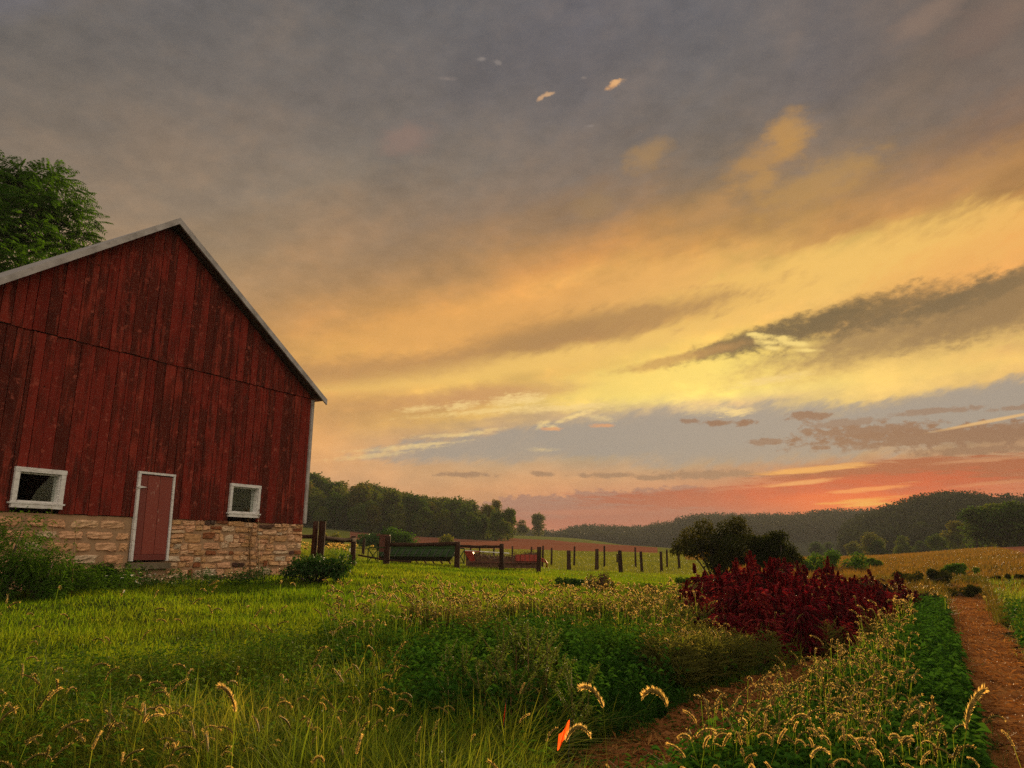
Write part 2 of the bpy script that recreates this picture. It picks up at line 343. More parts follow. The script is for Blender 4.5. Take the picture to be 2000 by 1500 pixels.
def door_mat():
    m, k, o = new_mat('worn_red_door_paint')
    pos = k.n('NewGeometry').outputs['Position']
    at = k.n('Attribute', attribute_name='rnd').outputs['Fac']
    c = k.ramp(k.m('ADD', k.m('MULTIPLY', at, 0.5), k.m('MULTIPLY', k.noise(pos, 2.0, 4.0), 0.5)), [(0.25, rgba((0.14, 0.020, 0.014))), (0.7, rgba((0.22, 0.034, 0.020)))])
    mp = k.n('Mapping'); k.put(mp.inputs[0], pos); mp.inputs['Scale'].default_value = (9, 9, 3.5)
    chip = k.m('MULTIPLY', k.rng(k.noise(mp.outputs[0], 1.0, 6.0, 0.7), 0.60, 0.68), k.rng(k.noise(pos, 1.9, 3.0), 0.48, 0.62))
    c = k.mix(chip, c, rgba((0.42, 0.22, 0.17)))
    p = k.n('BsdfPrincipled'); k.put(p.inputs['Base Color'], c); p.inputs['Roughness'].default_value = 0.6
    k.t.links.new(p.outputs[0], o.inputs[0])
    return m


def stone_mat():
    m, k, o = new_mat('limestone_rubble')
    pos = k.n('NewGeometry').outputs['Position']
    at = k.n('Attribute', attribute_name='rnd').outputs['Fac']
    n1 = k.noise(pos, 9.0, 7.0, 0.7); n2 = k.noise(pos, 30.0, 5.0, 0.7)
    base = k.ramp(at, [(0.0, rgba((0.10, 0.05, 0.04))), (0.035, rgba((0.09, 0.06, 0.05))), (0.06, rgba((0.24, 0.08, 0.035))), (0.12, rgba((0.28, 0.11, 0.05))), (0.15, rgba((0.46, 0.24, 0.12))), (0.4, rgba((0.60, 0.37, 0.19))), (0.65, rgba((0.64, 0.36, 0.22))), (0.9, rgba((0.70, 0.47, 0.30))), (1.0, rgba((0.58, 0.50, 0.40)))])
    c = k.mix(1.0, base, k.ramp(n1, [(0.3, rgba((0.62, 0.55, 0.48))), (0.65, rgba((1.12, 1.08, 1.02)))]), 'MULTIPLY')
    c = k.mix(k.rng(n2, 0.58, 0.72, 0, 0.5), c, rgba((0.22, 0.12, 0.06)))
    p = k.n('BsdfPrincipled'); k.put(p.inputs['Base Color'], c); p.inputs['Roughness'].default_value = 0.9
    p.inputs['Specular IOR Level'].default_value = 0.15
    b = k.n('Bump'); b.inputs['Strength'].default_value = 0.9; b.inputs['Distance'].default_value = 0.02
    k.put(b.inputs['Height'], k.m('ADD', n1, k.m('MULTIPLY', n2, 0.5))); k.t.links.new(b.outputs[0], p.inputs['Normal'])
    k.t.links.new(p.outputs[0], o.inputs[0])
    return m


M = {}
M['siding'] = siding_mat(); M['door'] = door_mat(); M['stone'] = stone_mat()
M['mortar'] = rough_mat('tan_mortar', [(0.26, 0.15, 0.085), (0.36, 0.22, 0.125), (0.32, 0.19, 0.11)], 4.0, rough=0.95, bump=0.7, bdist=0.015)
M['white'] = rough_mat('weathered_white_paint', [(0.42, 0.38, 0.36), (0.66, 0.63, 0.62), (0.74, 0.72, 0.71)], 7.0, (1, 1, 3), 0.6, 0.25)
M['trim'] = rough_mat('grey_trim_paint', [(0.20, 0.18, 0.17), (0.36, 0.33, 0.32), (0.44, 0.41, 0.40)], 3.0, (1, 1, 1), 0.6, 0.2)
M['roof'] = rough_mat('rusty_tin_roof', [(0.20, 0.18, 0.17), (0.32, 0.28, 0.26)], 1.2, rough=0.5, bump=0.1, metal=0.5)
M['soffit'] = rough_mat('bare_roof_boards', [(0.05, 0.025, 0.018), (0.11, 0.05, 0.035)], 4.0, rough=0.9)
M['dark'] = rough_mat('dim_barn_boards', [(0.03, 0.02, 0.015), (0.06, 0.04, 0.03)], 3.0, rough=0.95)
M['post'] = rough_mat('weathered_fence_wood', [(0.016, 0.009, 0.006), (0.034, 0.018, 0.012), (0.065, 0.036, 0.025)], 6.0, (2, 2, 0.4), 0.95, 0.5, attr=0.4, spec=0.05)
M['green_steel'] = rough_mat('faded_green_steel', [(0.012, 0.028, 0.008), (0.022, 0.045, 0.013), (0.032, 0.055, 0.018)], 3.0, rough=0.7, spec=0.05, bump=0.1)
M['dark_steel'] = rough_mat('dark_steel', [(0.018, 0.022, 0.018), (0.05, 0.05, 0.045)], 4.0, rough=0.6, bump=0.1)
M['red_steel'] = rough_mat('faded_red_steel', [(0.20, 0.025, 0.016), (0.34, 0.045, 0.025)], 3.0, rough=0.5, bump=0.1)
M['rust'] = rough_mat('rusted_steel', [(0.05, 0.018, 0.012), (0.12, 0.04, 0.024)], 5.0, rough=0.8)
M['hay'] = rough_mat('old_brown_hay', [(0.04, 0.02, 0.012), (0.10, 0.05, 0.028), (0.16, 0.09, 0.04)], 8.0, rough=0.95, bump=0.8, bdist=0.05)
M['bark'] = rough_mat('tree_bark', [(0.035, 0.026, 0.02), (0.09, 0.065, 0.05)], 5.0, (2, 2, 0.5), 0.9, 0.6)
GR = dict(spec=0.0)
M['ground'] = rough_mat('grassy_soil', [(0.018, 0.022, 0.007), (0.032, 0.036, 0.011), (0.05, 0.05, 0.016)], 0.6, rough=0.95, bump=0.6, bdist=0.05, **GR)
M['pasture'] = rough_mat('pasture_turf', [(0.075, 0.085, 0.016), (0.11, 0.115, 0.02), (0.14, 0.13, 0.026)], 0.12, (1, 1, 1), 0.95, 0.5, bdist=0.1, **GR)
M['meadow'] = rough_mat('dry_meadow_turf', [(0.045, 0.035, 0.008), (0.09, 0.05, 0.012), (0.13, 0.06, 0.015)], 0.07, (1, 1, 1), 0.95, 0.5, bdist=0.1, **GR)
M['field'] = rough_mat('ploughed_red_earth', [(0.12, 0.045, 0.025), (0.17, 0.062, 0.034), (0.20, 0.08, 0.042)], 0.05, (1, 3, 1), 0.95, 0.3, bdist=0.1, **GR)
M['crop'] = rough_mat('far_green_field', [(0.075, 0.085, 0.022), (0.11, 0.115, 0.03), (0.12, 0.12, 0.035)], 0.02, (1, 4, 1), 0.95, 0.2, bdist=0.1, **GR)
M['hill'] = rough_mat('wooded_hill_floor', [(0.018, 0.022, 0.010), (0.03, 0.034, 0.014)], 0.05, rough=0.95, bump=0, **GR)
M['dirt'] = rough_mat('bare_red_dirt', [(0.09, 0.030, 0.012), (0.20, 0.075, 0.026), (0.30, 0.125, 0.045)], 1.6, rough=0.95, bump=0.9, bdist=0.04, **GR)
M['mulch'] = rough_mat('trodden_mulch', [(0.08, 0.028, 0.010), (0.17, 0.065, 0.020), (0.26, 0.115, 0.034)], 3.0, (1, 1, 1), 0.95, 0.9, bdist=0.04, **GR)


# ------------------------------------------------------------------ mesh helpers
class Geo:
    def __init__(s): s.V = []; s.F = []; s.R = []; s.MI = []; s.n = 0
    def add(s, V, faces, rnd=0.5, mi=0):
        V = np.asarray(V, float).reshape(-1, 3)
        s.V.append(V)
        s.R.append(np.broadcast_to(np.asarray(rnd, float), (len(V),)) if np.ndim(rnd) < 2 else rnd)
        for f in faces:
            f = np.asarray(f, int)
            if len(f): s.F.append(f + s.n); s.MI.append(np.full(len(f), mi))
        s.n += len(V)
        return s
    def box(s, c0, c1, rnd=0.5, mi=0, fn=None):
        (x0, y0, z0), (x1, y1, z1) = c0, c1
        V = np.array([(x, y, z) for z in (z0, z1) for y in (y0, y1) for x in (x0, x1)], float)
        if fn is not None: V = fn(V)
        return s.add(V, [BOXF], rnd, mi)
    def tube(s, pts, rad_, sides=7, rnd=0.5, mi=0, cap=True):
        pts = np.asarray(pts, float); n = len(pts)
        r = np.broadcast_to(np.asarray(rad_, float), (n,))
        tan = np.gradient(pts, axis=0); tan /= np.linalg.norm(tan, axis=1)[:, None] + 1e-9
        ref = np.array([0.31, 0.17, 0.93]) if abs(tan[0][2]) < 0.8 else np.array([1.0, 0.13, 0.05])
        a = np.cross(tan, ref); a /= np.linalg.norm(a, axis=1)[:, None]; b = np.cross(tan, a)
        th = np.linspace(0, 2 * np.pi, sides, endpoint=False)
        V = pts[:, None] + r[:, None, None] * (np.cos(th)[None, :, None] * a[:, None] + np.sin(th)[None, :, None] * b[:, None])
        i = np.arange(n - 1)[:, None] * sides; j = np.arange(sides)[None]; j2 = (j + 1) % sides
        Q = np.stack([i + j, i + j2, i + sides + j2, i + sides + j], -1).reshape(-1, 4)
        fs = [Q]
        if cap: fs += [np.arange(sides)[::-1][None], (np.arange(sides) + (n - 1) * sides)[None]]
        return s.add(V.reshape(-1, 3), fs, rnd, mi)
    def mesh(s, name, mats, smooth=False):
        smooth = smooth or name in ('post', 'fence_post', 'rail', 'trunk', 'stem', 'seed_head', 'leg', 'bar', 'top_tube', 'top_rail', 'hitch')
        me = bpy.data.meshes.new(name)
        V = np.concatenate(s.V)
        me.vertices.add(len(V)); me.vertices.foreach_set('co', V.ravel())
        sizes = np.concatenate([np.full(len(f), f.shape[1]) for f in s.F])
        idx = np.concatenate([f.ravel() for f in s.F])
        me.loops.add(len(idx)); me.loops.foreach_set('vertex_index', idx.astype(np.int32))
        me.polygons.add(len(sizes))
        me.polygons.foreach_set('loop_start', (np.cumsum(sizes) - sizes).astype(np.int32))
        mi = np.concatenate(s.MI)
        for m_ in (mats if isinstance(mats, (list, tuple)) else [mats]): me.materials.append(m_)
        me.polygons.foreach_set('material_index', mi.astype(np.int32))
        me.polygons.foreach_set('use_smooth', np.full(len(sizes), bool(smooth)))
        a = me.attributes.new('rnd', 'FLOAT', 'POINT'); a.data.foreach_set('value', np.concatenate(s.R).astype(np.float32))
        me.update(calc_edges=True); me.validate()
        return me


BOXF = np.array([(0, 2, 3, 1), (4, 5, 7, 6), (0, 1, 5, 4), (2, 6, 7, 3), (0, 4, 6, 2), (1, 3, 7, 5)])


def tag(o, label=None, cat=None, group=None, kind=None):
    for k_, v_ in (('label', label), ('category', cat), ('group', group), ('kind', kind)):
        if v_: o[k_] = v_
    return o


def obj(name, g, mats, parent=None, smooth=False, loc=None):
    """link a Geo (or finished mesh) as one object; its coordinates are world ones unless loc places it"""
    me = g.mesh(name, mats, smooth) if isinstance(g, Geo) else g
    if isinstance(g, Geo) and parent is not None and sum(len(f) for f in g.F) < 20000:      # outward normals on the built pieces
        b_ = bmesh.new(); b_.from_mesh(me); bmesh.ops.recalc_face_normals(b_, faces=b_.faces); b_.to_mesh(me); b_.free()
    o = bpy.data.objects.new(name, me); COL.objects.link(o)
    if parent is not None:
        o.parent = parent
        if loc is None: o.location = -parent.location     # world coordinates under an unrotated Empty
        else: o.location = loc
    elif loc is not None: o.location = loc
    return o


def part(name, g, mats, parent, smooth=False): return obj(name, g, mats, parent, smooth, (0, 0, 0))   # local coordinates


def empty(name, loc, label, cat, group=None, rz=0.0, sc=1.0):
    o = bpy.data.objects.new(name, None); COL.objects.link(o)
    o.location = loc; o.rotation_euler = (0, 0, rz); o.scale = (sc, sc, sc); o.empty_display_size = 0.2
    return tag(o, label, cat, group)


def dup(root, loc, rz=0.0, sc=1.0, label=None, group=None):
    r = root.copy(); COL.objects.link(r)
    r.location = loc; r.rotation_euler = (0, 0, rz); r.scale = sc if isinstance(sc, tuple) else (sc, sc, sc)
    if label: r['label'] = label
    if group: r['group'] = group
    for ch in list(root.children):
        c = ch.copy(); COL.objects.link(c); c.parent = r
        for gch in list(ch.children):
            d = gch.copy(); COL.objects.link(d); d.parent = c
    return r


def unit(a): return a / (np.linalg.norm(a, axis=-1, keepdims=True) + 1e-9)


def blades(g, P, h, wd, ang, bend, rnd, nseg=3, mi=0, twist=0.0):
    N = len(P); t = np.linspace(0, 1, nseg + 1)
    d = np.stack([np.cos(ang), np.sin(ang), np.zeros(N)], -1)
    sa = ang + np.pi / 2 + twist
    sd_ = np.stack([np.cos(sa), np.sin(sa), np.zeros(N)], -1)
    V = []
    for i, q in enumerate(t):
        c = P + d * (bend * h * q ** 2)[:, None]; c[:, 2] += h * (q - 0.45 * np.minimum(bend, 1.3) * q ** 2)
        if i < nseg:
            ww = (wd * (1 - 0.55 * q ** 2) * 0.5)[:, None]
            V += [c - sd_ * ww, c + sd_ * ww]
        else: V.append(c)
    V = np.stack(V, 1); k = V.shape[1]; b = (np.arange(N) * k)[:, None]
    fs = [np.concatenate([b + 2 * i, b + 2 * i + 1, b + 2 * i + 3, b + 2 * i + 2], 1) for i in range(nseg - 1)]
    fs = [np.concatenate(fs)] if fs else []
    fs.append(np.concatenate([b + 2 * nseg - 2, b + 2 * nseg - 1, b + 2 * nseg], 1))
    g.add(V.reshape(-1, 3), fs, np.repeat(rnd, k), mi)


def kites(g, P, D, L, Wd, rnd, mi=0, fold=0.25, droop=0.25, rg=None):
    """leaves: base, two shoulders, tip"""
    rg = rg or RNG
    N = len(P); D = unit(D)
    up = np.tile(np.array([0, 0, 1.0]), (N, 1)) + rg.normal(0, 0.45, (N, 3))
    sd_ = unit(np.cross(D, up)); nn = np.cross(sd_, D)
    L = np.broadcast_to(L, (N,))[:, None]; Wd = np.broadcast_to(Wd, (N,))[:, None]
    mid = P + D * L * 0.45
    tip = P + D * L - np.array([0, 0, 1.0]) * L * droop
    V = np.stack([P, mid - sd_ * Wd * 0.5 + nn * Wd * fold, tip, mid + sd_ * Wd * 0.5 + nn * Wd * fold], 1)
    b = (np.arange(N) * 4)[:, None]
    # two triangles each side of the midrib, so that the fold shades
    F_ = np.concatenate([np.concatenate([b, b + 1, b + 2], 1), np.concatenate([b, b + 2, b + 3], 1)])
    g.add(V.reshape(-1, 3), [F_], np.repeat(np.broadcast_to(rnd, (N,)), 4), mi)


def rand_dir(n, rg=None):
    v = (rg or RNG).normal(0, 1, (n, 3)); return unit(v)


# ------------------------------------------------------------------ terrain
T_AZ = np.array([-180, -60, -38, -25, -16, -8, 0, 6, 12, 20, 27, 32, 37, 60, 180.0])
T_D = np.array([0.3, 4, 8, 12, 16, 20, 26, 33, 45, 60, 90, 130, 200, 260, 330, 450, 600, 900, 2000.0])
_L = [0, 0, .25, .48, .64, .72, .85, 1.0, 1.1, 1.4, 2.1, 3.0, 8, 13, 17, 20, 22, 22, 22]
T_Z = np.array([
    [0] * 12 + [1, 2, 3, 4, 4, 4, 4],
    [0, 0, .2, .4, .55, .65, .8, .9, 1, 1.3, 2, 3, 8, 13, 17, 20, 22, 22, 22], _L, _L,
    [0, 0, .2, .42, .58, .69, .9, 1.0, 1.05, 1.3, 1.9, 2.6, 6, 13, 16, 14, 8, 0, 0],
    [0, 0, .12, .3, .45, .6, .8, .85, .7, .7, .9, 1.4, 4.2, 9, 10, 8, 2, -2, -2],
    [0, 0, .03, .15, .3, .45, .6, .62, .4, .4, .7, 1.3, 3.2, 5.0, 7.4, 4, 0, -3, -3],
    [0, 0, 0, .1, .2, .3, .42, .42, .2, .3, .6, 1.1, 2.8, 4.5, 7.0, 2, -3, -4, -4],
    [0, 0, 0, .05, .1, .12, .2, .2, .1, .1, .4, 1.0, 2.6, 1, -2, -4, -4, -4, -4],
    [0, 0, 0, 0, 0, 0, .05, .1, .1, .2, .5, .6, -1.5, -3, -4, -4, -4, -4, -4],
    [0, 0, 0, 0, 0, 0, 0, 0, .1, .3, .6, 1.0, .4, -2, -3, -4, -4, -4, -4],
    [0, 0, 0, 0, 0, 0, 0, .02, .2, .5, 1.2, 2.3, 2.8, 1, 0, -2, -2, -2, -2],
    [0, 0, 0, 0, 0, 0, .05, .1, .35, .8, 1.8, 3.0, 3.4, 2, 1, 0, 0, 0, 0],
    [0, 0, 0, 0, 0, .05, .1, .2, .5, 1.0, 2.2, 3.6, 5, 5, 5, 5, 5, 5, 5],
    [0] * 12 + [1, 2, 3, 4, 4, 4, 4]], float)
_fa = np.arange(-180, 180.01, 1.0); _fl = np.arange(math.log(0.3), math.log(2000.0), 0.05)
_tmp = np.stack([np.interp(_fl, np.log(T_D), row) for row in T_Z])
_tab = np.stack([np.interp(_fa, T_AZ, _tmp[:, j]) for j in range(len(_fl))], 1)


def _blur(a, sg, ax):
    k_ = int(3 * sg); x_ = np.arange(-k_, k_ + 1); kk = np.exp(-x_ ** 2 / (2 * sg * sg)); kk /= kk.sum()
    pad = [(0, 0), (0, 0)]; pad[ax] = (k_, k_)
    p_ = np.pad(a, pad, mode='edge')
    return sum(kk[i] * np.take(p_, range(i, i + a.shape[ax]), ax) for i in range(len(kk)))


_tab = _blur(_blur(_tab, 2.0, 0), 2.0, 1)


def _top(px, py, d0, canopy):
    a, e = azel(px, py)
    return a, EYE + d0 * math.tan(rad(e)) - canopy


_rA = sorted(_top(px, py, 720, 11.5) for px, py in ((1000, 1030), (1085, 1033), (1130, 1021), (1180, 1024), (1250, 1026), (1300, 1016), (1350, 1001), (1400, 998), (1500, 998), (1560, 996), (1620, 992), (1700, 994), (1800, 1000)))
_rA = [(-40, 20.0), (-12, 18.0)] + _rA + [(45, 30), (70, 40), (110, 45), (150, 20)]
_rB = sorted(_top(px, py, 430, 10.0) for px, py in ((1650, 1012), (1690, 996), (1720, 986), (1760, 972), (1800, 960), (1850, 953), (1900, 955), (1945, 962), (2000, 962), (2100, 955)))
_rB = [(23.5, -2.0)] + _rB + [(50, 36), (75, 46), (95, 40), (130, 10)]


def bump(x): return np.where(np.abs(x) < 1, 0.5 + 0.5 * np.cos(np.pi * np.clip(x, -1, 1)), 0.0)


def hz(x, y):
    """height of the ground"""
    x = np.asarray(x, float); y = np.asarray(y, float)
    d = np.maximum(np.hypot(x, y), 0.31); az = np.degrees(np.arctan2(x, y))
    i = np.clip((az + 180), 0, len(_fa) - 1.001); j = np.clip((np.log(d) - _fl[0]) / 0.05, 0, len(_fl) - 1.001)
    i0 = i.astype(int); j0 = j.astype(int); fi = i - i0; fj = j - j0
    z = (_tab[i0, j0] * (1 - fi) + _tab[i0 + 1, j0] * fi) * (1 - fj) + (_tab[i0, j0 + 1] * (1 - fi) + _tab[i0 + 1, j0 + 1] * fi) * fj
    ra = np.interp(az, [q[0] for q in _rA], [q[1] for q in _rA], left=0, right=0)
    rb = np.interp(az, [q[0] for q in _rB], [q[1] for q in _rB], left=0, right=0)
    wa = np.where(d > 720, 1.0, bump((d - 720) / 300.0)); wb = np.where((d > 430) & (d < 1000) & (az > 60), 1.0, bump((d - 430) / 190.0))
    wob = 1.5 * np.sin(x * 0.031 + 1.3) * np.sin(y * 0.027) * np.clip((d - 300) / 200, 0, 1)
    z = z + np.maximum(ra - z, 0) * wa + wob
    z = z + np.maximum(rb - z, 0) * wb
    near = np.clip(1 - d / 90.0, 0, 1) * np.clip(d / 6, 0, 1)
    return z + near * (0.045 * np.sin(x * 1.1 + 0.7 * y) * np.sin(y * 0.9 - 0.3 * x) + 0.03 * np.sin(x * 2.3 + 1) * np.sin(y * 2.7))


def ground_at(px, py):
    d = ray(px, py); o = np.array([0, 0, EYE]); t = 1.0
    while t < 3000:
        p = o + d * t
        if p[2] < hz(p[0], p[1]): break
        t *= 1.01
    lo, hi = t / 1.01, t
    for _ in range(20):
        m_ = (lo + hi) / 2; p = o + d * m_
        if p[2] < hz(p[0], p[1]): hi = m_
        else: lo = m_
    p = o + d * hi
    return np.array([p[0], p[1], float(hz(p[0], p[1]))])


def at_d(px, d):
    """ground point on the photograph's column px at d metres"""
    for py in (1070,):
        a = rad(azel(px, 1080)[0])
    x, y = d * math.sin(a), d * math.cos(a)
    return np.array([x, y, float(hz(x, y))])


def inside(px, py, poly):
    poly = np.asarray(poly, float); r = np.zeros(np.shape(px), bool); j = len(poly) - 1
    for i in range(len(poly)):
        xi, yi = poly[i]; xj, yj = poly[j]
        with np.errstate(divide='ignore', invalid='ignore'):
            c_ = ((yi > py) != (yj > py)) & (px < (xj - xi) * (py - yi) / (yj - yi + 1e-9) + xi)
        r ^= c_; j = i
    return r


# ground regions, as outlines of their ground in the photograph (turned into world points below)
DIRT = [(1000, 1560), (1180, 1740), (1220, 1760), (1335, 1620), (1450, 1512), (1560, 1432), (1655, 1360), (1690, 1312), (1600, 1292), (1480, 1326), (1330, 1384), (1200, 1446), (1080, 1500)]
MULCH = [(1852, 1141), (1912, 1141), (1948, 1210), (1990, 1270), (2060, 1350), (2160, 1450), (2260, 1560), (1960, 1560), (1915, 1440), (1885, 1340), (1862, 1250), (1850, 1190)]
dirt_w = [ground_at(*p)[:2] for p in DIRT]; mulch_w = [ground_at(*p)[:2] for p in MULCH]


def terrain():
    az = np.radians(np.concatenate([np.arange(-180, -46, 4.0), np.arange(-46, 48, 0.2), np.arange(48, 180.1, 4.0)]))
    dd = np.concatenate([[0.3, 1.0], np.exp(np.arange(math.log(2.0), math.log(1000), 0.022))])
    A, Dd = np.meshgrid(az, dd, indexing='ij')
    Xg = Dd * np.sin(A); Yg = Dd * np.cos(A); Zg = hz(Xg, Yg)
    Vg = np.stack([Xg, Yg, Zg], -1).reshape(-1, 3); na, nd = A.shape
    i = np.arange(na - 1)[:, None] * nd; j = np.arange(nd - 1)[None]
    Q = np.stack([i + j, i + j + 1, i + nd + j + 1, i + nd + j], -1).reshape(-1, 4)[:, ::-1]
    c = Vg[Q].mean(1); cd = np.hypot(c[:, 0], c[:, 1]); ca = np.degrees(np.arctan2(c[:, 0], c[:, 1]))
    wob = 8 * np.sin(ca * 0.9) + 5 * np.sin(ca * 2.3 + 1)
    zone = np.zeros(len(c), int)
    zone[(cd > 33) & (ca < 13 + (cd < 90) * 3)] = 1
    zone[(cd > 27) & (ca >= 13 + (cd < 90) * 3)] = 2
    zone[(cd > 40) & (ca < -40)] = 1
    zone[(cd > 128 + wob * .3) & (cd < 235 + wob * .5 - np.clip(ca - 3, 0, 20) * 7) & (ca > -12) & (ca < 11)] = 3
    zone[(cd > 200) & (zone == 1) & (ca > -4)] = 4
    zone[(cd > 235 + wob * .5 - np.clip(ca - 3, 0, 20) * 7) & (cd < 420) & (ca > -12) & (ca < 14)] = 4
    zone[(ca > 32.6 + (cd < 135) * (135 - cd) * .035) & (cd > 92) & (cd < 215)] = 3
    zone[(cd > 420) | ((cd > 215) & (ca >= 14)) | ((cd > 195) & (ca < -1))] = 5
    zone[np.abs(ca) > 60] = np.where(cd[np.abs(ca) > 60] < 60, 0, 5)
    for zn, (nm, mt) in enumerate((('ground', 'ground'), ('pasture_ground', 'pasture'), ('meadow_ground', 'meadow'), ('ploughed_field', 'field'), ('far_field', 'crop'), ('hill_ground', 'hill'))):
        q = Q[zone == zn]
        if not len(q): continue
        used = np.unique(q); remap = np.zeros(len(Vg), int); remap[used] = np.arange(len(used))
        g = Geo(); g.add(Vg[used], [remap[q]])
        tag(obj(nm, g, M[mt], smooth=True), kind='structure')


terrain()


def sheet(name, poly, mat_, lift_, step=0.12):
    """a lumpy sheet of earth laid a little over the ground inside a world outline"""
    P = np.array(poly); x0, y0 = P.min(0) - 0.2; x1, y1 = P.max(0) + 0.2
    xs = np.arange(x0, x1, step); ys = np.arange(y0, y1, step)
    Xg, Yg = np.meshgrid(xs, ys, indexing='ij')
    Zg = hz(Xg, Yg) + lift_ + 0.012 * np.sin(Xg * 7.3 + 2 * np.sin(Yg * 3.1)) * np.sin(Yg * 6.1) + 0.008 * np.sin(Xg * 17 + Yg * 13)
    Vg = np.stack([Xg, Yg, Zg], -1).reshape(-1, 3); na, nd = Xg.shape
    i = np.arange(na - 1)[:, None] * nd; j = np.arange(nd - 1)[None]
    Q = np.stack([i + j, i + nd + j, i + nd + j + 1, i + j + 1], -1).reshape(-1, 4)
    c = Vg[Q].mean(1)
    jit = 0.08 * np.sin(c[:, 0] * 9) + 0.08 * np.sin(c[:, 1] * 7 + 1)
    q = Q[inside(c[:, 0] + jit, c[:, 1] - jit, P)]
    used = np.unique(q); remap = np.zeros(len(Vg), int); remap[used] = np.arange(len(used))
    g = Geo(); g.add(Vg[used], [remap[q]])
    return tag(obj(name, g, M[mat_], smooth=True), kind='structure')


sheet('dirt_path', dirt_w, 'dirt', 0.025, 0.06)
sheet('mulch_path', mulch_w, 'mulch', 0.025, 0.1)

# ------------------------------------------------------------------ barn
HB, DB = rad(29.0), 15.5
bn = np.array([-math.cos(HB), math.sin(HB), 0]); bu = np.array([math.sin(HB), math.cos(HB), 0])


def BW(V):
    """wall coordinates (along the gable, out of it, up) to world"""
    V = np.asarray(V, float)
    return bn * (DB - V[..., 1:2]) + bu * V[..., 0:1] + np.array([0, 0, 1.0]) * V[..., 2:3]


def wall_pt(px, py, out=0.0):
    d = ray(px, py); t = (DB - out) / (d @ bn); p = d * t
    return float(p @ bu), float(p[2] + EYE)


SILL = 2.25
sR = 0.5 * (wall_pt(597, 1021)[0] + wall_pt(604, 771)[0])          # right-hand corner
OV = 0.34
apS, apZ = wall_pt(352, 426, OV); evS, evZ = wall_pt(638, 780, OV); lfS, lfZ = wall_pt(0, 543, OV)
slR = (apZ - evZ) / (evS - apS); slL = (apZ - lfZ) / (apS - lfS)
sL = apS - (sR - apS); elS = apS - (evS - apS)
BAND = wall_pt(300, 703)[1]
ROOF_T = 0.17


def roof_under(s): return apZ - ROOF_T - (np.where(s > apS, (s - apS) * slR, (apS - s) * slL))


bl = BW(np.array([apS, -6.0, 0.65]))
barn = empty('barn', bl, 'old red board barn on a stone foundation with a white trimmed gable', 'barn')
DEEP = 14.0
dS0, dS1 = wall_pt(265, 990)[0], wall_pt(332, 990)[0]; dZ1 = wall_pt(300, 925)[1]; dZ0 = wall_pt(290, 1093)[1]
w0 = (wall_pt(23, 950)[0], wall_pt(124, 950)[0], SILL + 0.02, wall_pt(75, 915)[1])
w1 = (wall_pt(446, 980)[0], wall_pt(505, 980)[0], SILL + 0.05, wall_pt(475, 946)[1])
OPEN = [(dS0, dS1, dZ1), (w0[0] + 0.03, w0[1] - 0.03, w0[3] - 0.04), (w1[0] + 0.03, w1[1] - 0.03, w1[3] - 0.04)]
rg = np.random.default_rng(5)


def edges(fixed):
    e = [sL]
    while e[-1] < sR - 0.1:
        e.append(min(sR, e[-1] + rg.uniform(0.19, 0.31)))
    e = [x for x in e if all(abs(x - f) > 0.07 for f in fixed)] + list(fixed) + [sR]
    return sorted(set(e))


g = Geo()
for upper in (False, True):
    ed = edges([] if upper else [v for o_ in OPEN for v in o_[:2]])
    for a, b in zip(ed, ed[1:]):
        if b - a < 0.04: continue
        z0, z1 = (BAND, None) if upper else (SILL - 0.06, BAND - 0.012)
        mid = (a + b) / 2
        for o_ in OPEN:
            if not upper and o_[0] - 0.01 < mid < o_[1] + 0.01: z0 = o_[2]
        gap = 0.0075; tilt = rg.normal(0, 0.004); out = (0.028 if upper else 0.0) + rg.uniform(-0.005, 0.006)
        top = [min(float(roof_under(q)), 20.0) + 0.02 for q in (a + gap, b - gap)] if upper else [z1, z1]
        z0 += rg.uniform(-0.01, 0.01)
        V_ = np.array([(a + gap, out - 0.03, z0), (b - gap, out - 0.03, z0), (a + gap, out + tilt, z0), (b - gap, out - tilt, z0),
                       (a + gap, out - 0.03, top[0]), (b - gap, out - 0.03, top[1]), (a + gap, out + tilt, top[0]), (b - gap, out - tilt, top[1])])
        if min(top) <= z0 + 0.05: continue
        g.add(BW(V_), [BOXF], rg.random())
obj('siding', g, M['siding'], barn)
# sheathing just behind the boards, and the other walls
g = Geo()
def _sheath(a, b, z0, top=None):
    n_ = max(1, int((b - a) / 0.3)); xs = np.linspace(a, b, n_ + 1)
    for p_, q_ in zip(xs, xs[1:]):
        t_ = [float(roof_under(p_)), float(roof_under(q_))] if top is None else [top, top]
        V_ = np.array([(p_, -0.10, z0), (q_, -0.10, z0), (p_, -0.045, z0), (q_, -0.045, z0), (p_, -0.10, t_[0]), (q_, -0.10, t_[1]), (p_, -0.045, t_[0]), (q_, -0.045, t_[1])])
        g.add(BW(V_), [BOXF], 0.2)
cuts = sorted([(o_[0], o_[1], o_[2]) for o_ in OPEN]); cur = sL + 0.02
for a, b, z_ in cuts:
    _sheath(cur, a, SILL); _sheath(a, b, z_); cur = b
_sheath(cur, sR - 0.02, SILL)
obj('inner_wall', g, M['dark'], barn)
g = Geo()
for s_, sg in ((sL, 1), (sR, -1)):
    k_ = np.arange(0, DEEP, 0.25)
    for y_ in k_:
        g.add(BW(np.array([(s_ + sg * x_, -y_ - yy, z_) for z_ in (SILL - 0.05, float(roof_under(s_)) - 0.02) for yy in (0.244, 0.002) for x_ in (-0.0 + 0.002, 0.04)])), [BOXF], rg.random())
    g.box((min(s_ + sg * .05, s_ + sg * .09), -DEEP + .01, SILL - .05), (max(s_ + sg * .05, s_ + sg * .09), -0.11, float(roof_under(s_ + sg * .09)) - .02), .2, 0, BW)
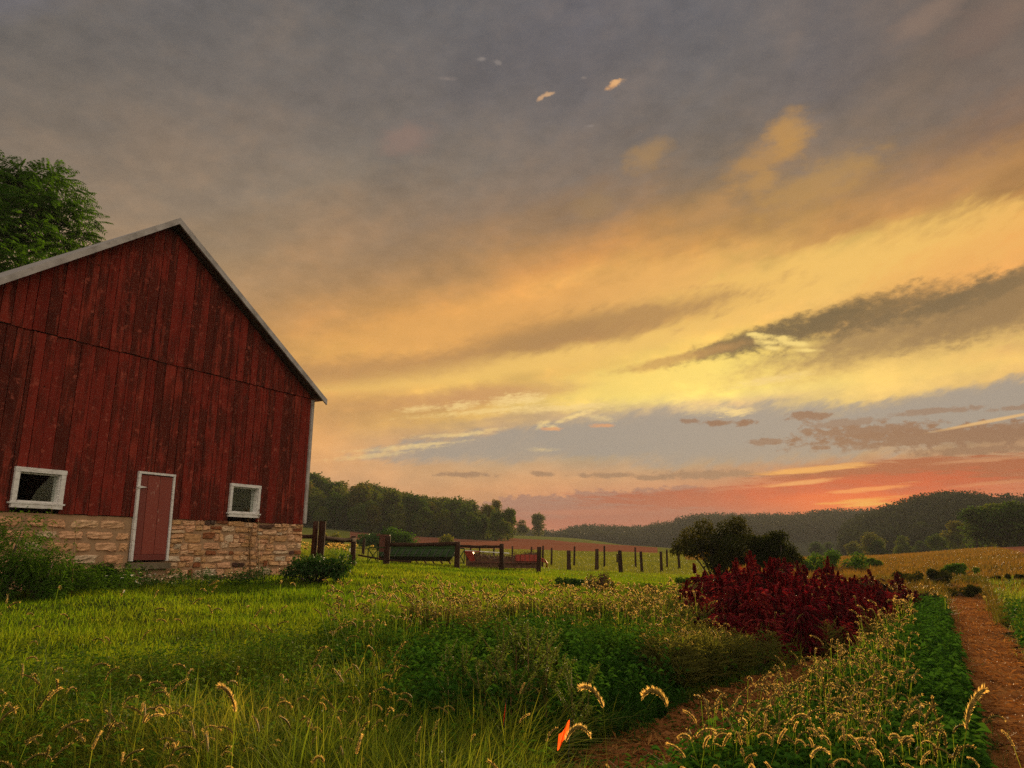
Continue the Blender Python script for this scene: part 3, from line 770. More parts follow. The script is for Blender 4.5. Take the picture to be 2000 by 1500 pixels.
zt = lambda s_: float(roof_under(s_))
xs = np.linspace(sL, sR, 40)
for a, b in zip(xs, xs[1:]):
    V_ = np.array([(a, -DEEP - .04, SILL), (b - .005, -DEEP - .04, SILL), (a, -DEEP, SILL), (b - .005, -DEEP, SILL), (a, -DEEP - .04, zt(a)), (b - .005, -DEEP - .04, zt(b)), (a, -DEEP, zt(a)), (b - .005, -DEEP, zt(b))])
    g.add(BW(V_), [BOXF], rg.random())
obj('side_wall', g, M['siding'], barn)
# roof
roof = None
g = Geo()
for e_, s0, s1 in ((1, apS, evS), (-1, elS, apS)):
    n_ = 44; ys = np.linspace(OV, -DEEP - 0.4, n_)
    for k_, (y0, y1) in enumerate(zip(ys, ys[1:])):
        def zz(s): return apZ - (slR * (s - apS) if s > apS else slL * (apS - s))
        dz = 0.0
        V_ = np.array([(s0, y1, zz(s0) - 0.035), (s1, y1, zz(s1) - 0.035), (s0, y0, zz(s0) - 0.035), (s1, y0, zz(s1) - 0.035), (s0, y1, zz(s0)), (s1, y1, zz(s1)), (s0, y0, zz(s0) ), (s1, y0, zz(s1) )])
        g.add(BW(V_), [BOXF], rg.random())
roof = obj('roof', g, M['roof'], barn)
g = Geo()
for s0, s1 in ((apS, evS - 0.03), (elS + 0.03, apS)):
    def zz(s): return apZ - 0.038 - (slR * (s - apS) if s > apS else slL * (apS - s))
    V_ = np.array([(s0, -DEEP - .3, zz(s0) - .03), (s1, -DEEP - .3, zz(s1) - .03), (s0, OV - .04, zz(s0) - .03), (s1, OV - .04, zz(s1) - .03), (s0, -DEEP - .3, zz(s0)), (s1, -DEEP - .3, zz(s1)), (s0, OV - .04, zz(s0)), (s1, OV - .04, zz(s1))])
    g.add(BW(V_), [BOXF], 0.3)
for y_ in np.arange(-0.6, -DEEP, -0.8):            # rafters
    for s0, s1 in ((apS, evS - 0.05), (elS + 0.05, apS)):
        def zz(s): return apZ - 0.07 - (slR * (s - apS) if s > apS else slL * (apS - s))
        V_ = np.array([(s0, y_ - .05, zz(s0) - .14), (s1, y_ - .05, zz(s1) - .14), (s0, y_, zz(s0) - .14), (s1, y_, zz(s1) - .14), (s0, y_ - .05, zz(s0)), (s1, y_ - .05, zz(s1)), (s0, y_, zz(s0)), (s1, y_, zz(s1))])
        g.add(BW(V_), [BOXF], 0.6)
obj('rafters', g, M['soffit'], roof, loc=-barn.location).location = (0, 0, 0)
for s0, s1 in ((apS, evS + 0.02), (elS - 0.02, apS)):
    g = Geo()
    n_ = 3
    xs = np.linspace(s0, s1, n_)
    for a, b in zip(xs, xs[1:]):
        def zz(s): return apZ + 0.01 - (slR * (s - apS) if s > apS else slL * (apS - s))
        h_ = 0.16
        V_ = np.array([(a, OV - .035, zz(a) - h_), (b, OV - .035, zz(b) - h_), (a, OV + .012, zz(a) - h_), (b, OV + .012, zz(b) - h_), (a, OV - .035, zz(a)), (b, OV - .035, zz(b)), (a, OV + .012, zz(a)), (b, OV + .012, zz(b))])
        g.add(BW(V_), [BOXF], rg.random())
    obj('rake_board', g, M['trim'], barn)
g = Geo()
g.box((sR - 0.015, -0.06, SILL - 0.03), (sR + 0.05, 0.055, BAND - 0.03), fn=BW)
g.box((sR + 0.051, -0.14, SILL - 0.03), (sR + 0.085, 0.05, BAND - 0.03), fn=BW)
obj('corner_board', g, M['trim'], barn)
# foundation: mortared core with proud stones
g = Geo()
for a, b in ((sL - .02, dS0 - 0.02), (dS1 + 0.02, sR + 0.02)):
    g.box((a, -0.5, -0.3), (b, -0.035, SILL - 0.07), 0.5, 0, BW)
g.box((dS0 - 0.02, -0.5, -0.3), (dS1 + 0.02, -0.03, dZ0 - 0.06), 0.5, 0, BW)
g.box((sR - 0.45, -DEEP, -0.3), (sR + 0.02, -0.5, SILL - 0.07), 0.5, 0, BW)
g.box((sL - 0.02, -DEEP, -0.3), (sL + 0.4, -0.5, SILL - 0.07), 0.5, 0, BW)


def stone(a, b, z0, z1, r, proud):
    n_ = 9; u_ = np.array([-1, -.9, -.72, -.38, 0, .38, .72, .9, 1.0]); Uu, Vv = np.meshgrid(u_, u_, indexing='ij')
    th = np.arctan2(Vv, Uu); e1, e2 = rg.uniform(0, 6.28, 2)
    wob = 1 + 0.07 * np.sin(2 * th + e1) + 0.05 * np.sin(3 * th + e2) - 0.10 * (np.abs(Uu * Vv) ** 3)
    s_ = (a + b) / 2 + (b - a) / 2 * Uu * np.clip(wob, .8, 1.06) + rg.normal(0, 0.005, Uu.shape); z_ = (z0 + z1) / 2 + (z1 - z0) / 2 * Vv * np.clip(wob, .8, 1.06) + rg.normal(0, 0.005, Uu.shape)
    q = np.maximum(np.abs(Uu), np.abs(Vv))
    prof = np.where(q > .95, -.5, np.where(q > .8, .55, 1.0))
    o_ = -0.04 + proud * prof + rg.normal(0, 0.007, Uu.shape) + proud * .25 * (rg.normal() * Uu + rg.normal() * Vv) * (q < .95)
    V_ = np.stack([s_, o_, z_], -1).reshape(-1, 3)
    i = np.arange(n_ - 1)[:, None] * n_; j = np.arange(n_ - 1)[None]
    Q = np.stack([i + j, i + n_ + j, i + n_ + j + 1, i + j + 1], -1).reshape(-1, 4)
    g.add(BW(V_), [Q], r, 1)


z_ = SILL - 0.16                                       # left: wide-jointed courses
while z_ > 0.3:
    h_ = rg.uniform(0.19, 0.23); s_ = sL + rg.uniform(0, .2)
    while s_ < dS0 - 0.25:
        l_ = min(rg.uniform(0.3, 0.62), dS0 - 0.06 - s_)
        stone(s_, s_ + l_, z_ - h_ + 0.03, z_ - rg.uniform(0, .02), rg.uniform(0.5, 0.97), 0.04)
        s_ += l_ + rg.uniform(0.03, 0.12)
    z_ -= h_ + 0.03
z_ = SILL - 0.08                                       # right: tight rubble, some dark and rust-coloured stones
while z_ > 0.2:
    h_ = rg.uniform(0.10, 0.22); s_ = dS1 + 0.05 + rg.uniform(0, .1); ph_ = rg.uniform(0, 6)
    while s_ < sR - 0.06:
        l_ = min(rg.choice([.14, .2, .27, .36, .5]) * rg.uniform(.85, 1.15), sR + 0.02 - s_)
        if sR - s_ - l_ < 0.1: l_ = sR + 0.02 - s_
        hh = h_ * rg.uniform(0.65, 1.12); z_0 = z_; z_ = z_ + .022 * math.sin(s_ * 2.3 + ph_) + rg.normal(0, .012)
        r_ = rg.uniform(0.3, 1.0) if rg.random() > 0.17 else rg.uniform(0, 0.13)
        if rg.random() < 0.2 and h_ > 0.15:
            stone(s_, s_ + l_, z_ - h_ * 0.48, z_, r_, 0.045); stone(s_, s_ + l_, z_ - h_, z_ - h_ * 0.54, rg.uniform(0.3, 1), 0.045)
        else: stone(s_, s_ + l_, z_ - hh, z_, r_, rg.uniform(0.03, 0.06))
        z_ = z_0
        s_ += l_ + rg.uniform(0.008, 0.035)
    z_ -= h_ + 0.012
obj('foundation', g, [M['mortar'], M['stone']], barn, smooth=False)
# door
g = Geo(); lean = 0.05
def DW(V):
    V = np.array(V, float); V[:, 0] += (V[:, 2] - dZ1) * -0.02; return BW(V)
wd = dS1 - dS0
for a, b, r_ in ((0.03, 0.24, 0.3), (0.245, 0.60, 0.9), (0.605, 0.97, 0.75)):
    g.box((dS0 + wd * a + .004, -0.02, dZ0 + 0.12), (dS0 + wd * b - .004, 0.022 + r_ * .004, dZ1 - 0.05), r_, 0, DW)
g.box((dS0 + 0.03, -0.025, dZ0 - 0.01), (dS1 - 0.03, 0.03, dZ0 + 0.115), 0.05, 0, DW)
door = obj('door', g, M['door'], barn)
g = Geo()
for i_, (a, b) in enumerate(((dS0 - 0.05, dS0 + 0.012), (dS1 - 0.02, dS1 + 0.03))):
    for zz0, zz1 in ((dZ0 - 0.03, dZ0 + .65), (dZ0 + 0.652, dZ1 - 0.03)):
        g.box((a, -0.02, zz0), (b, 0.055, zz1), rg.random(), 0, DW)
g.box((dS0 - 0.05, -0.02, dZ1 - 0.029), (dS1 + 0.03, 0.058, dZ1 + 0.02), 0.5, 0, DW)
obj('frame', g, M['white'], door, loc=(0, 0, 0))
g = Geo(); hz_ = dZ1 - 0.33
g.add(DW([(dS0 - 0.02, 0.06, hz_ - .035), (dS0 + 0.2, 0.05, hz_), (dS0 - 0.02, 0.06, hz_ + .035), (dS0 - 0.1, 0.06, hz_), (dS0 - 0.02, 0.075, hz_ - .03), (dS0 + 0.18, 0.068, hz_), (dS0 - 0.02, 0.075, hz_ + .03), (dS0 - 0.09, 0.075, hz_)]),
      [[(0, 1, 5, 4), (1, 2, 6, 5), (2, 3, 7, 6), (3, 0, 4, 7), (4, 5, 6, 7)]])
obj('hinge', g, M['white'], door, loc=(0, 0, 0))
g = Geo(); g.box((dS0 - 0.08, -0.03, dZ0 - 0.20), (dS1 + 0.12, 0.10, dZ0 - 0.07), 0.4, 0, BW)
obj('doorstep', g, rough_mat('grey_step_stone', [(0.10, 0.075, 0.045), (0.20, 0.155, 0.10)], 6.0, bump=0.8), barn)

# windows
mglass, k, o = new_mat('old_window_glass')
p = k.n('BsdfPrincipled'); p.inputs['Base Color'].default_value = (0.03, 0.04, 0.035, 1); p.inputs['Roughness'].default_value = 0.03
p.inputs['Specular IOR Level'].default_value = 1.0
tr = k.n('BsdfTransparent'); tr.inputs[0].default_value = (0.75, 0.8, 0.75, 1)
gl = k.n('BsdfGlossy'); gl.inputs['Roughness'].default_value = 0.02; gl.inputs[0].default_value = (0.9, 0.95, 0.9, 1)
mx = k.n('MixShader'); mx.inputs[0].default_value = 0.5
k.t.links.new(tr.outputs[0], mx.inputs[1]); k.t.links.new(gl.outputs[0], mx.inputs[2]); k.t.links.new(mx.outputs[0], o.inputs[0])


def window(a, b, z0, z1, bw, label, pane_poly):
    g = Geo(); o1 = 0.06
    zs = z0 + 0.11
    g.box((a, -0.03, zs), (a + bw, o1, z1 - bw - .002), 0.7, 0, BW); g.box((b - bw, -0.03, zs), (b, o1, z1 - bw - .002), 0.6, 0, BW)
    g.box((a - 0.005, -0.03, z1 - bw), (b + 0.005, o1 + 0.006, z1), 0.4, 0, BW)
    g.box((a + bw + .001, -0.12, zs + 0.001), (a + bw + 0.025, 0.02, z1 - bw - 0.003), 0.5, 0, BW)       # inner jambs
    g.box((b - bw - 0.025, -0.12, zs + 0.001), (b - bw - .001, 0.02, z1 - bw - 0.003), 0.5, 0, BW)
    g.box((a + bw + .026, -0.12, z1 - bw - 0.03), (b - bw - .026, 0.0, z1 - bw - .004), 0.5, 0, BW)
    g.box((a + bw + .026, -0.12, zs + .002), (b - bw - .026, 0.03, zs + 0.035), 0.5, 0, BW)
    fr = obj('window', g, M['white'], barn); fr['label'] = label
    g = Geo(); g.box((a - 0.04, -0.03, zs - 0.035), (b + 0.04, o1 + 0.022, zs - .001), 0.6, 0, BW)
    g.box((a, -0.03, z0), (b, o1 + 0.012, zs - 0.037), 0.6, 0, BW)
    obj('window_sill', g, M['white'], fr, loc=(0, 0, 0))
    x0, x1, y0, y1 = a + bw + 0.02, b - bw - 0.02, zs + 0.03, z1 - bw - 0.02
    P_ = [(x0 + (x1 - x0) * q[0], -0.075, y0 + (y1 - y0) * q[1]) for q in pane_poly]
    n_ = len(P_); g = Geo()
    V_ = np.array(P_ + [(q[0], -0.08, q[2]) for q in P_])
    g.add(BW(V_), [np.arange(n_)[None], (np.arange(n_)[::-1] + n_)[None], np.array([(i, i + n_, (i + 1) % n_ + n_, (i + 1) % n_) for i in range(n_)])])
    obj('pane', g, mglass, fr, loc=(0, 0, 0))


window(w0[0], w0[1], w0[2], w0[3], 0.09, 'wide window with half of its pane broken out', [(0.40, 0), (1, 0), (1, 1), (0.84, 1), (0.58, 0.52), (0.53, 0.42)])
window(w1[0], w1[1], w1[2], w1[3], 0.075, 'small window with a whole dusty pane', [(0, 0), (1, 0), (1, 1), (0, 1)])
# things inside the barn that the windows show: the far wall is dark, floor is dark
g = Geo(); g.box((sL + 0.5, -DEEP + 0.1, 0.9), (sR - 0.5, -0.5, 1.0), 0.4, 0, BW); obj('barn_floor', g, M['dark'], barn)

# ------------------------------------------------------------------ foliage materials
M['grass'] = leaf_mat('lawn_grass_blades', [(0.045, 0.12, 0.006), (0.095, 0.18, 0.008), (0.165, 0.22, 0.012), (0.25, 0.25, 0.02)], 0.5, 0.6, 0.0, 0.28)
M['tall'] = leaf_mat('tall_grass_blades', [(0.035, 0.08, 0.008), (0.08, 0.135, 0.012), (0.15, 0.185, 0.018), (0.23, 0.205, 0.03)], 0.5, 0.6, 0.04, 0.5)
M['dry'] = leaf_mat('dry_meadow_grass', [(0.035, 0.05, 0.008), (0.075, 0.068, 0.012), (0.13, 0.078, 0.015), (0.17, 0.09, 0.02)], 0.45, 0.6, 0.1, 0.10)
M['pasture_grass'] = leaf_mat('pasture_grass_blades', [(0.09, 0.11, 0.014), (0.14, 0.15, 0.02), (0.19, 0.17, 0.03)], 0.45, 0.6, 0.1, 0.1)
M['wisp'] = leaf_mat('feathery_seed_grass', [(0.06, 0.08, 0.014), (0.11, 0.11, 0.024), (0.19, 0.15, 0.04)], 0.5, 0.6, 0.2, 0.6)
M['head'] = leaf_mat('foxtail_seed_core', [(0.09, 0.075, 0.016), (0.15, 0.10, 0.026)], 0.2, 0.7, 0.2, 0.5)
M['bristle'] = leaf_mat('foxtail_bristles', [(0.46, 0.34, 0.11), (0.62, 0.45, 0.15), (0.72, 0.54, 0.22)], 0.7, 0.6, 0.2, 0.5, (1.2, 1.05, 0.75))
M['broad'] = leaf_mat('broad_weed_leaves', [(0.018, 0.055, 0.008), (0.03, 0.085, 0.012), (0.065, 0.13, 0.016)], 0.35, 0.6, 0.0, 0.6)
M['lambs'] = leaf_mat('grey_green_weed_leaves', [(0.035, 0.07, 0.012), (0.065, 0.105, 0.018), (0.12, 0.145, 0.035)], 0.4, 0.6, 0.1, 0.8)
M['bush'] = leaf_mat('dark_bush_leaves', [(0.014, 0.045, 0.006), (0.03, 0.075, 0.01), (0.055, 0.11, 0.015)], 0.3, 0.5, 0.35, 0.8)
M['fern'] = leaf_mat('ferny_weed_leaves', [(0.025, 0.065, 0.008), (0.05, 0.11, 0.012), (0.085, 0.14, 0.018)], 0.4, 0.5, 0.0, 0.8)
M['walnut'] = leaf_mat('walnut_leaves', [(0.02, 0.06, 0.004), (0.045, 0.11, 0.007), (0.09, 0.16, 0.012)], 0.45, 0.7, 0.1, 0.35)
M['apple'] = leaf_mat('fruit_tree_leaves', [(0.016, 0.022, 0.005), (0.03, 0.036, 0.008), (0.065, 0.06, 0.012)], 0.35, 0.6, 0.0, 0.6)
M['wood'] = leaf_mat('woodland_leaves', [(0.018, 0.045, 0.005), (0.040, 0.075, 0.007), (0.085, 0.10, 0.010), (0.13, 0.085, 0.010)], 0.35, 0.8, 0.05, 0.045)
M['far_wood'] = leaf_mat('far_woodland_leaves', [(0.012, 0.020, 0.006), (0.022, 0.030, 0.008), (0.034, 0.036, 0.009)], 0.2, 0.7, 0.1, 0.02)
M['yellow_bush'] = leaf_mat('yellow_green_leaves', [(0.10, 0.11, 0.014), (0.15, 0.15, 0.02), (0.20, 0.18, 0.03)], 0.4, 0.6, 0.2, 0.3)
M['amaranth'] = leaf_mat('dark_red_amaranth_leaves', [(0.026, 0.010, 0.005), (0.080, 0.006, 0.012), (0.15, 0.011, 0.018), (0.24, 0.040, 0.026)], 0.25, 0.6, 0.2, 0.9, (1.4, 0.6, 0.6))
M['plume'] = leaf_mat('dark_red_amaranth_plumes', [(0.06, 0.005, 0.009), (0.12, 0.009, 0.014), (0.18, 0.018, 0.018)], 0.25, 0.8, 0.1, 0.9, (1.4, 0.6, 0.6))
M['brown_leaf'] = leaf_mat('withered_brown_leaves', [(0.03, 0.016, 0.010), (0.065, 0.034, 0.018), (0.11, 0.065, 0.03)], 0.2, 0.6, 0.3, 0.9)
M['stem'] = leaf_mat('weed_stems', [(0.10, 0.05, 0.02), (0.15, 0.08, 0.03), (0.12, 0.11, 0.03)], 0.0, 0.6, 0.3, 2.0)
M['litter'] = leaf_mat('straw_litter', [(0.09, 0.032, 0.010), (0.22, 0.09, 0.024), (0.36, 0.17, 0.045)], 0.25, 0.7, 0.2, 0.9, (1.1, 0.9, 0.6))

# ------------------------------------------------------------------ fences
def post_geo(h, r, rg, lean=0.03, flat=False):
    g = Geo(); n_ = 6
    lx, ly = rg.normal(0, lean, 2)
    pts = [(lx * t * h, ly * t * h, -0.15 + (h + 0.15) * t) for t in np.linspace(0, 1, n_)]
    g.tube(pts, [r * (1.08 - 0.16 * t) * rg.uniform(0.96, 1.04) for t in np.linspace(0, 1, n_)], 9, rg.random())
    return g


rgf = np.random.default_rng(21)
FENCE = [(612, 1093, 27.0, 1.37, .10), (625, 1094, 26.7, 1.40, .12), (690, 1100, 28.5, 1.30, .10), (755, 1104, 31.0, 1.33, .12), (893, 1109, 32.0, 1.2, .12), (980, 1113, 33.0, 1.2, .10), (1052, 1117, 33.0, 1.2, .10)]
fp = []
for px, py, d_, h_, r_ in FENCE:
    p_ = at_d(px, d_); fp.append(p_)
fence = empty('rail_fence', fp[3], 'dark round wood fence with top rails running from the barn past the feeders', 'fence')
tops = []
for (px, py, d_, h_, r_), p_ in zip(FENCE, fp):
    # tops where the photograph has them
    want = EYE + d_ * math.tan(rad(azel(px, {612: 1018, 625: 1018, 690: 1047, 755: 1047, 893: 1058, 980: 1062, 1052: 1068}[px])[1]))
    h_ = want - p_[2]
    pg = post_geo(h_, r_, rgf, 0.02)
    part('post', pg, M['post'], fence).location = Vector(p_) - fence.location
    tops.append(p_ + np.array([0, 0, h_]))
def rail(a, b, r_, sag=0.03):
    g = Geo(); n_ = 9
    g.tube([a * (1 - t) + b * t - np.array([0, 0, sag * 4 * t * (1 - t)]) + rgf.normal(0, 0.006, 3) for t in np.linspace(0, 1, n_)], [r_ * rgf.uniform(.9, 1.1) for _ in range(n_)], 8, rgf.random())
    obj('rail', g, M['post'], fence)
dz = lambda p, k_: p - np.array([0, 0, k_])
rail(BW(np.array([sR - 0.2, -9.0, 0]))[..., :] * np.array([1, 1, 0]) + np.array([0, 0, 1.9]), dz(tops[0], 0.52), 0.075)
rail(dz(tops[1], 0.53), dz(tops[2], 0.13), 0.085, 0.05); rail(dz(tops[3], 0.33), dz(tops[4], 0.07), 0.085, 0.03); rail(dz(tops[4], 0.17), dz(tops[5], 0.12), 0.06, 0.02)
g = Geo()
a, b = dz(tops[1], 1.15) + np.array([.8, 2.5, 0]), dz(tops[2], 0.93) + np.array([2.0, 1.2, 0])
obj('rail', Geo().tube([a, a * .5 + b * .5 - np.array([0, 0, .05]), b], 0.035, 6), M['post'], fence)

ROW = [(1111, 1114, 46, 1075), (1165, 1107, 50, 1072), (1212, 1115, 45, 1075), (1253, 1112, 50, 1077), (1291, 1112, 52, 1077), (1326, 1108, 60, 1081)]
ORD = ['first', 'second', 'third', 'fourth', 'fifth', 'sixth', 'seventh', 'eighth', 'ninth', 'tenth', 'eleventh', 'twelfth', 'thirteenth', 'fourteenth']
for i_, (px, py, d_, top) in enumerate(ROW):
    p_ = at_d(px, d_); h_ = EYE + d_ * math.tan(rad(azel(px, top)[1])) - p_[2]
    o = obj('fence_post', post_geo(h_, 0.125 if i_ in (0, 1, 2) else 0.095, rgf, 0.05), M['post'], None, loc=p_)
    tag(o, 'thick dark post without rails, %s right of the red feeder' % ORD[i_], 'post', 'thick posts of the nearer pasture row')
BACK = [(667, 60, 1058, 1072), (709, 60, 1052, 1072), (919, 64, 1066, 1076), (936, 66, 1066, 1076), (964, 64, 1066, 1077), (1001, 64, 1067, 1078), (1038, 64, 1068, 1079), (1059, 52, 1066, 1094), (1077, 56, 1070, 1088),
        (1121, 58, 1067, 1096), (1180, 58, 1066, 1096), (1205, 70, 1082, 1096), (1241, 60, 1069, 1096), (1302, 62, 1073, 1100)]
for i_, (px, d_, top, bot) in enumerate(BACK):
    p_ = at_d(px, d_); h_ = max(0.5, EYE + d_ * math.tan(rad(azel(px, top)[1])) - p_[2])
    o = obj('fence_post', post_geo(h_, 0.11 if px in (667, 709) else 0.075, rgf, 0.03), M['post'], None, loc=p_)
    tag(o, 'thin grey post standing %s from the left in the farther pasture row' % ORD[i_], 'post', 'thin posts of the farther pasture row')
p_ = at_d(683, 50)
tag(obj('marker_stake', post_geo(0.55, 0.025, rgf, 0.02), M['white'], None, loc=p_), 'thin pale stake in the pasture between the two left fence posts', 'stake')

# ------------------------------------------------------------------ feeders behind the fence
def line_frame(pa, pb):
    d_ = pb - pa; L_ = math.hypot(d_[0], d_[1]); ex = np.array([d_[0] / L_, d_[1] / L_, 0]); ey = np.array([-ex[1], ex[0], 0])
    return L_, (lambda V: pa + np.asarray(V, float)[..., 0:1] * ex + np.asarray(V, float)[..., 1:2] * ey + np.asarray(V, float)[..., 2:3] * np.array([0, 0, 1.0]))


pa, pb = at_d(737, 35.5), at_d(892, 35.5); L_, FW = line_frame(pa, pb)
zof = lambda py, d_, p_: EYE + d_ * math.tan(rad(azel(800, py)[1])) - p_[2]
pb = pb.copy(); pb[2] = pa[2]
hb = empty('hay_feeder', pa, 'long green steel hay feeder with slanted bars behind the rail fence', 'feeder')
zt_, zm, zb_ = zof(1061, 35.5, pa), zof(1071, 35.5, pa), zof(1096, 35.5, pa)
g = Geo()
g.add(FW([(0.1, 0.95, zm - .02), (L_, 0.95, zm - .02), (L_, 1.0, zm - .02), (0.1, 1.0, zm - .02), (0.1, 0.95, zt_), (L_, 0.95, zt_), (L_, 1.0, zt_), (0.1, 1.0, zt_)]), [[(0, 1, 5, 4), (1, 2, 6, 5), (2, 3, 7, 6), (3, 0, 4, 7), (4, 5, 6, 7), (3, 2, 1, 0)]], 0.2)
obj('back_panel', g, M['green_steel'], hb)
g = Geo()
g.add(FW([(0, 0.55, zm), (L_, 0.55, zm), (L_ - .1, 0.03, zb_ + .22), (0.1, 0.03, zb_ + .22), (0, 0.58, zm + .02), (L_, 0.58, zm + .02), (L_ - .1, 0.06, zb_ + .24), (.1, .06, zb_ + .24)]), [[(0, 1, 2, 3), (4, 7, 6, 5), (0, 4, 5, 1), (3, 2, 6, 7), (0, 3, 7, 4), (1, 5, 6, 2)]], 0.6)
obj('slanted_panel', g, M['green_steel'], hb)
g = Geo()
g.add(FW([(0.1, 0.1, zb_ + .30), (L_ - .1, 0.1, zb_ + .30), (L_ - .3, 0.4, zb_), (0.3, 0.4, zb_), (0.1, 1.0, zb_ + .30), (L_ - .1, 1.0, zb_ + .30), (L_ - .3, 0.8, zb_), (.3, .8, zb_)]), [[(0, 1, 2, 3), (4, 7, 6, 5), (3, 2, 6, 7), (0, 3, 7, 4), (1, 5, 6, 2)]], 0.1)
obj('trough', g, M['dark_steel'], hb)
for i_ in range(12):
    x_ = 0.25 + i_ * (L_ - 0.4) / 11
    g = Geo(); g.tube(FW([(x_ + .16, 0.50, zm + .01), (x_ + .02, 0.20, zb_ + .36), (x_ - .05, -0.01, zb_ + .22), (x_ - .06, 0.05, zb_ + .02)]), 0.022, 6); obj('bar', g, M['dark_steel'], hb)
g = Geo(); g.tube(FW([(-0.4, -0.02, zm + .02), (L_ + 0.35, -0.02, zm + .02)]), 0.03, 6); obj('top_tube', g, M['green_steel'], hb)
for x_ in np.linspace(0.3, L_ - 0.3, 9):
    g = Geo(); g.tube(FW([(x_ - .06, 0.3, zb_ + .05), (x_ + .05, 0.25, 0)]), 0.03, 5); obj('leg', g, M['rust'], hb)
    g = Geo(); g.tube(FW([(x_ - .06, 0.9, zb_ + .05), (x_ + .05, 0.95, 0)]), 0.03, 5); obj('leg', g, M['rust'], hb)
for e_, x0, x1 in ((0, -0.42, 0.02), (1, L_ + 0.02, L_ + 0.36)):
    g = Geo(); 
    for a, b in (((x0, 0, 0), (x0, 0, zm)), ((x1, 0.05, 0), (x1, 0.05, zm)), ((x0, 0.01, zm - .05), (x1, .06, 0.06)), ((x1, .06, zm - .05), (x0, .01, .06)), ((x0, 0, .06), (x1, .05, .06))):
        g.tube(FW([a, b]), 0.024, 6)
    obj('end_frame', g, M['green_steel'], hb)
g = Geo(); g.box((0.05, 0.3, 0.15), (0.48, 0.9, zof(1046, 35.5, pa)), 0.3, 0, FW); g.box((-0.1, 0.28, zof(1047, 35.5, pa)), (0.52, 0.92, zof(1044.5, 35.5, pa)), 0.6, 0, FW)
obj('mineral_box', g, M['rust'], hb)

pa, pb = at_d(906, 36), at_d(1054, 36.0); L_, FW = line_frame(pa, pb)
rf = empty('feeder_wagon', pa, 'red steel hay wagon on skids heaped with old brown hay, right of the green feeder', 'feeder')
zt_ = zof(1077, 36, pa); zl = zof(1107, 36, pa); zmid = zof(1095, 36, pa)
g = Geo(); g.add(FW([(0.0, 0, zt_ + .02), (0.42, 0, zt_), (0.55, .1, zmid + .02), (0.3, .1, zmid - .02), (0.0, 1.3, zt_ + .02), (0.42, 1.3, zt_), (0.55, 1.2, zmid + .02), (0.3, 1.2, zmid - .02)]), [[(0, 1, 2, 3), (4, 7, 6, 5), (0, 4, 5, 1), (1, 5, 6, 2), (3, 7, 4, 0)]], 0.7)
g.box((0.02, -0.03, zt_ - .0), (0.75, 0.02, zt_ + .05), 0.6, 0, FW)
obj('end_panel', g, M['red_steel'], rf)
g = Geo(); g.box((L_ - 1.15, 0, zof(1094, 36, pa)), (L_ - .03, 0.04, zof(1081, 36, pa)), 0.6, 0, FW); g.box((L_ - .06, 0.05, zof(1096, 36, pa)), (L_, 1.3, zof(1080, 36, pa)), .8, 0, FW)
obj('end_panel', g, M['red_steel'], rf)
g = Geo(); g.tube(FW([(0.05, 0, zt_ + .06), (L_ * .6, 0, zt_ - .04)]), 0.025, 6); obj('top_rail', g, M['white'], rf)
g = Geo()
for k_ in range(2): g.tube(FW([(0.3, 1.3 * k_, zmid - .05), (L_, 1.3 * k_, zmid - .05)]), 0.03, 6)
for k_ in range(15): g.tube(FW([(0.55 + k_ * (L_ - .6) / 14, 0, zmid - .05), (0.55 + k_ * (L_ - .6) / 14, 0, zt_ - .1)]), 0.014, 5)
obj('side_slats', g, M['rust'], rf)
g = Geo(); n_ = 34
sx, sy = np.meshgrid(np.linspace(0.1, L_ - .1, n_), np.linspace(0.03, 1.25, 10), indexing='ij')
hh_ = zof(1086, 36, pa) + 0.10 * np.sin(sx * 2.1 + 1) + rgf.normal(0, .05, sx.shape); hh_[:, 0] = zl * .6; hh_[:, -1] = zl * .6
Vh = FW(np.stack([sx, sy, hh_], -1).reshape(-1, 3)); ii = np.arange(n_ - 1)[:, None] * 10; jj = np.arange(9)[None]
g.add(Vh, [np.stack([ii + jj, ii + 10 + jj, ii + 11 + jj, ii + jj + 1], -1).reshape(-1, 4)])
P_ = Vh[RNG.integers(0, len(Vh), 1500)] + RNG.normal(0, .05, (1500, 3)); kites(g, P_, rand_dir(1500) + np.array([0, 0, .3]), 0.16, 0.02, RNG.random(1500))
obj('hay', g, M['hay'], rf)
g = Geo()
for k_ in (0.05, 1.25): g.box((0.0, k_, 0.03), (L_, k_ + .12, zl), 0.4, 0, FW)
g.box((0.2, 0.1, zl), (L_ - .1, 1.2, zl + .05), .3, 0, FW)
obj('skid', g, M['rust'], rf)
g = Geo(); g.tube(FW([(L_, 0.3, .5), (L_ + .25, .4, .42), (L_ + .38, .45, .25), (L_ + .36, .5, .08)]), 0.04, 7); g.tube(FW([(L_, 0.9, .4), (L_ + .3, .55, .3)]), 0.03, 6)
obj('hitch', g, M['red_steel'], rf)

# ------------------------------------------------------------------ trees and bushes
def crown_geo(clumps, n, leaf, rg, aspect=0.55, droop=0.25, squash=0.85):
    g = Geo(); tot = sum(c[1] ** 2 for c in clumps)
    for c, r in clumps:
        k_ = max(6, int(n * r * r / tot)); dr = rand_dir(k_, rg)
        rr = r * rg.random(k_) ** (1 / 2.6) * (1 + 0.12 * rg.normal(size=k_))
        P_ = np.asarray(c) + dr * rr[:, None] * np.array([1, 1, squash])
        D_ = dr + rg.normal(0, 0.7, (k_, 3)) + np.array([0, 0, -0.15])
        kites(g, P_, D_, leaf * rg.uniform(0.7, 1.3, k_), leaf * aspect * rg.uniform(0.7, 1.3, k_), np.clip(rg.random() * 0.5 + rg.random(k_) * 0.5, 0, 1), 0, 0.2, droop, rg)
    return g


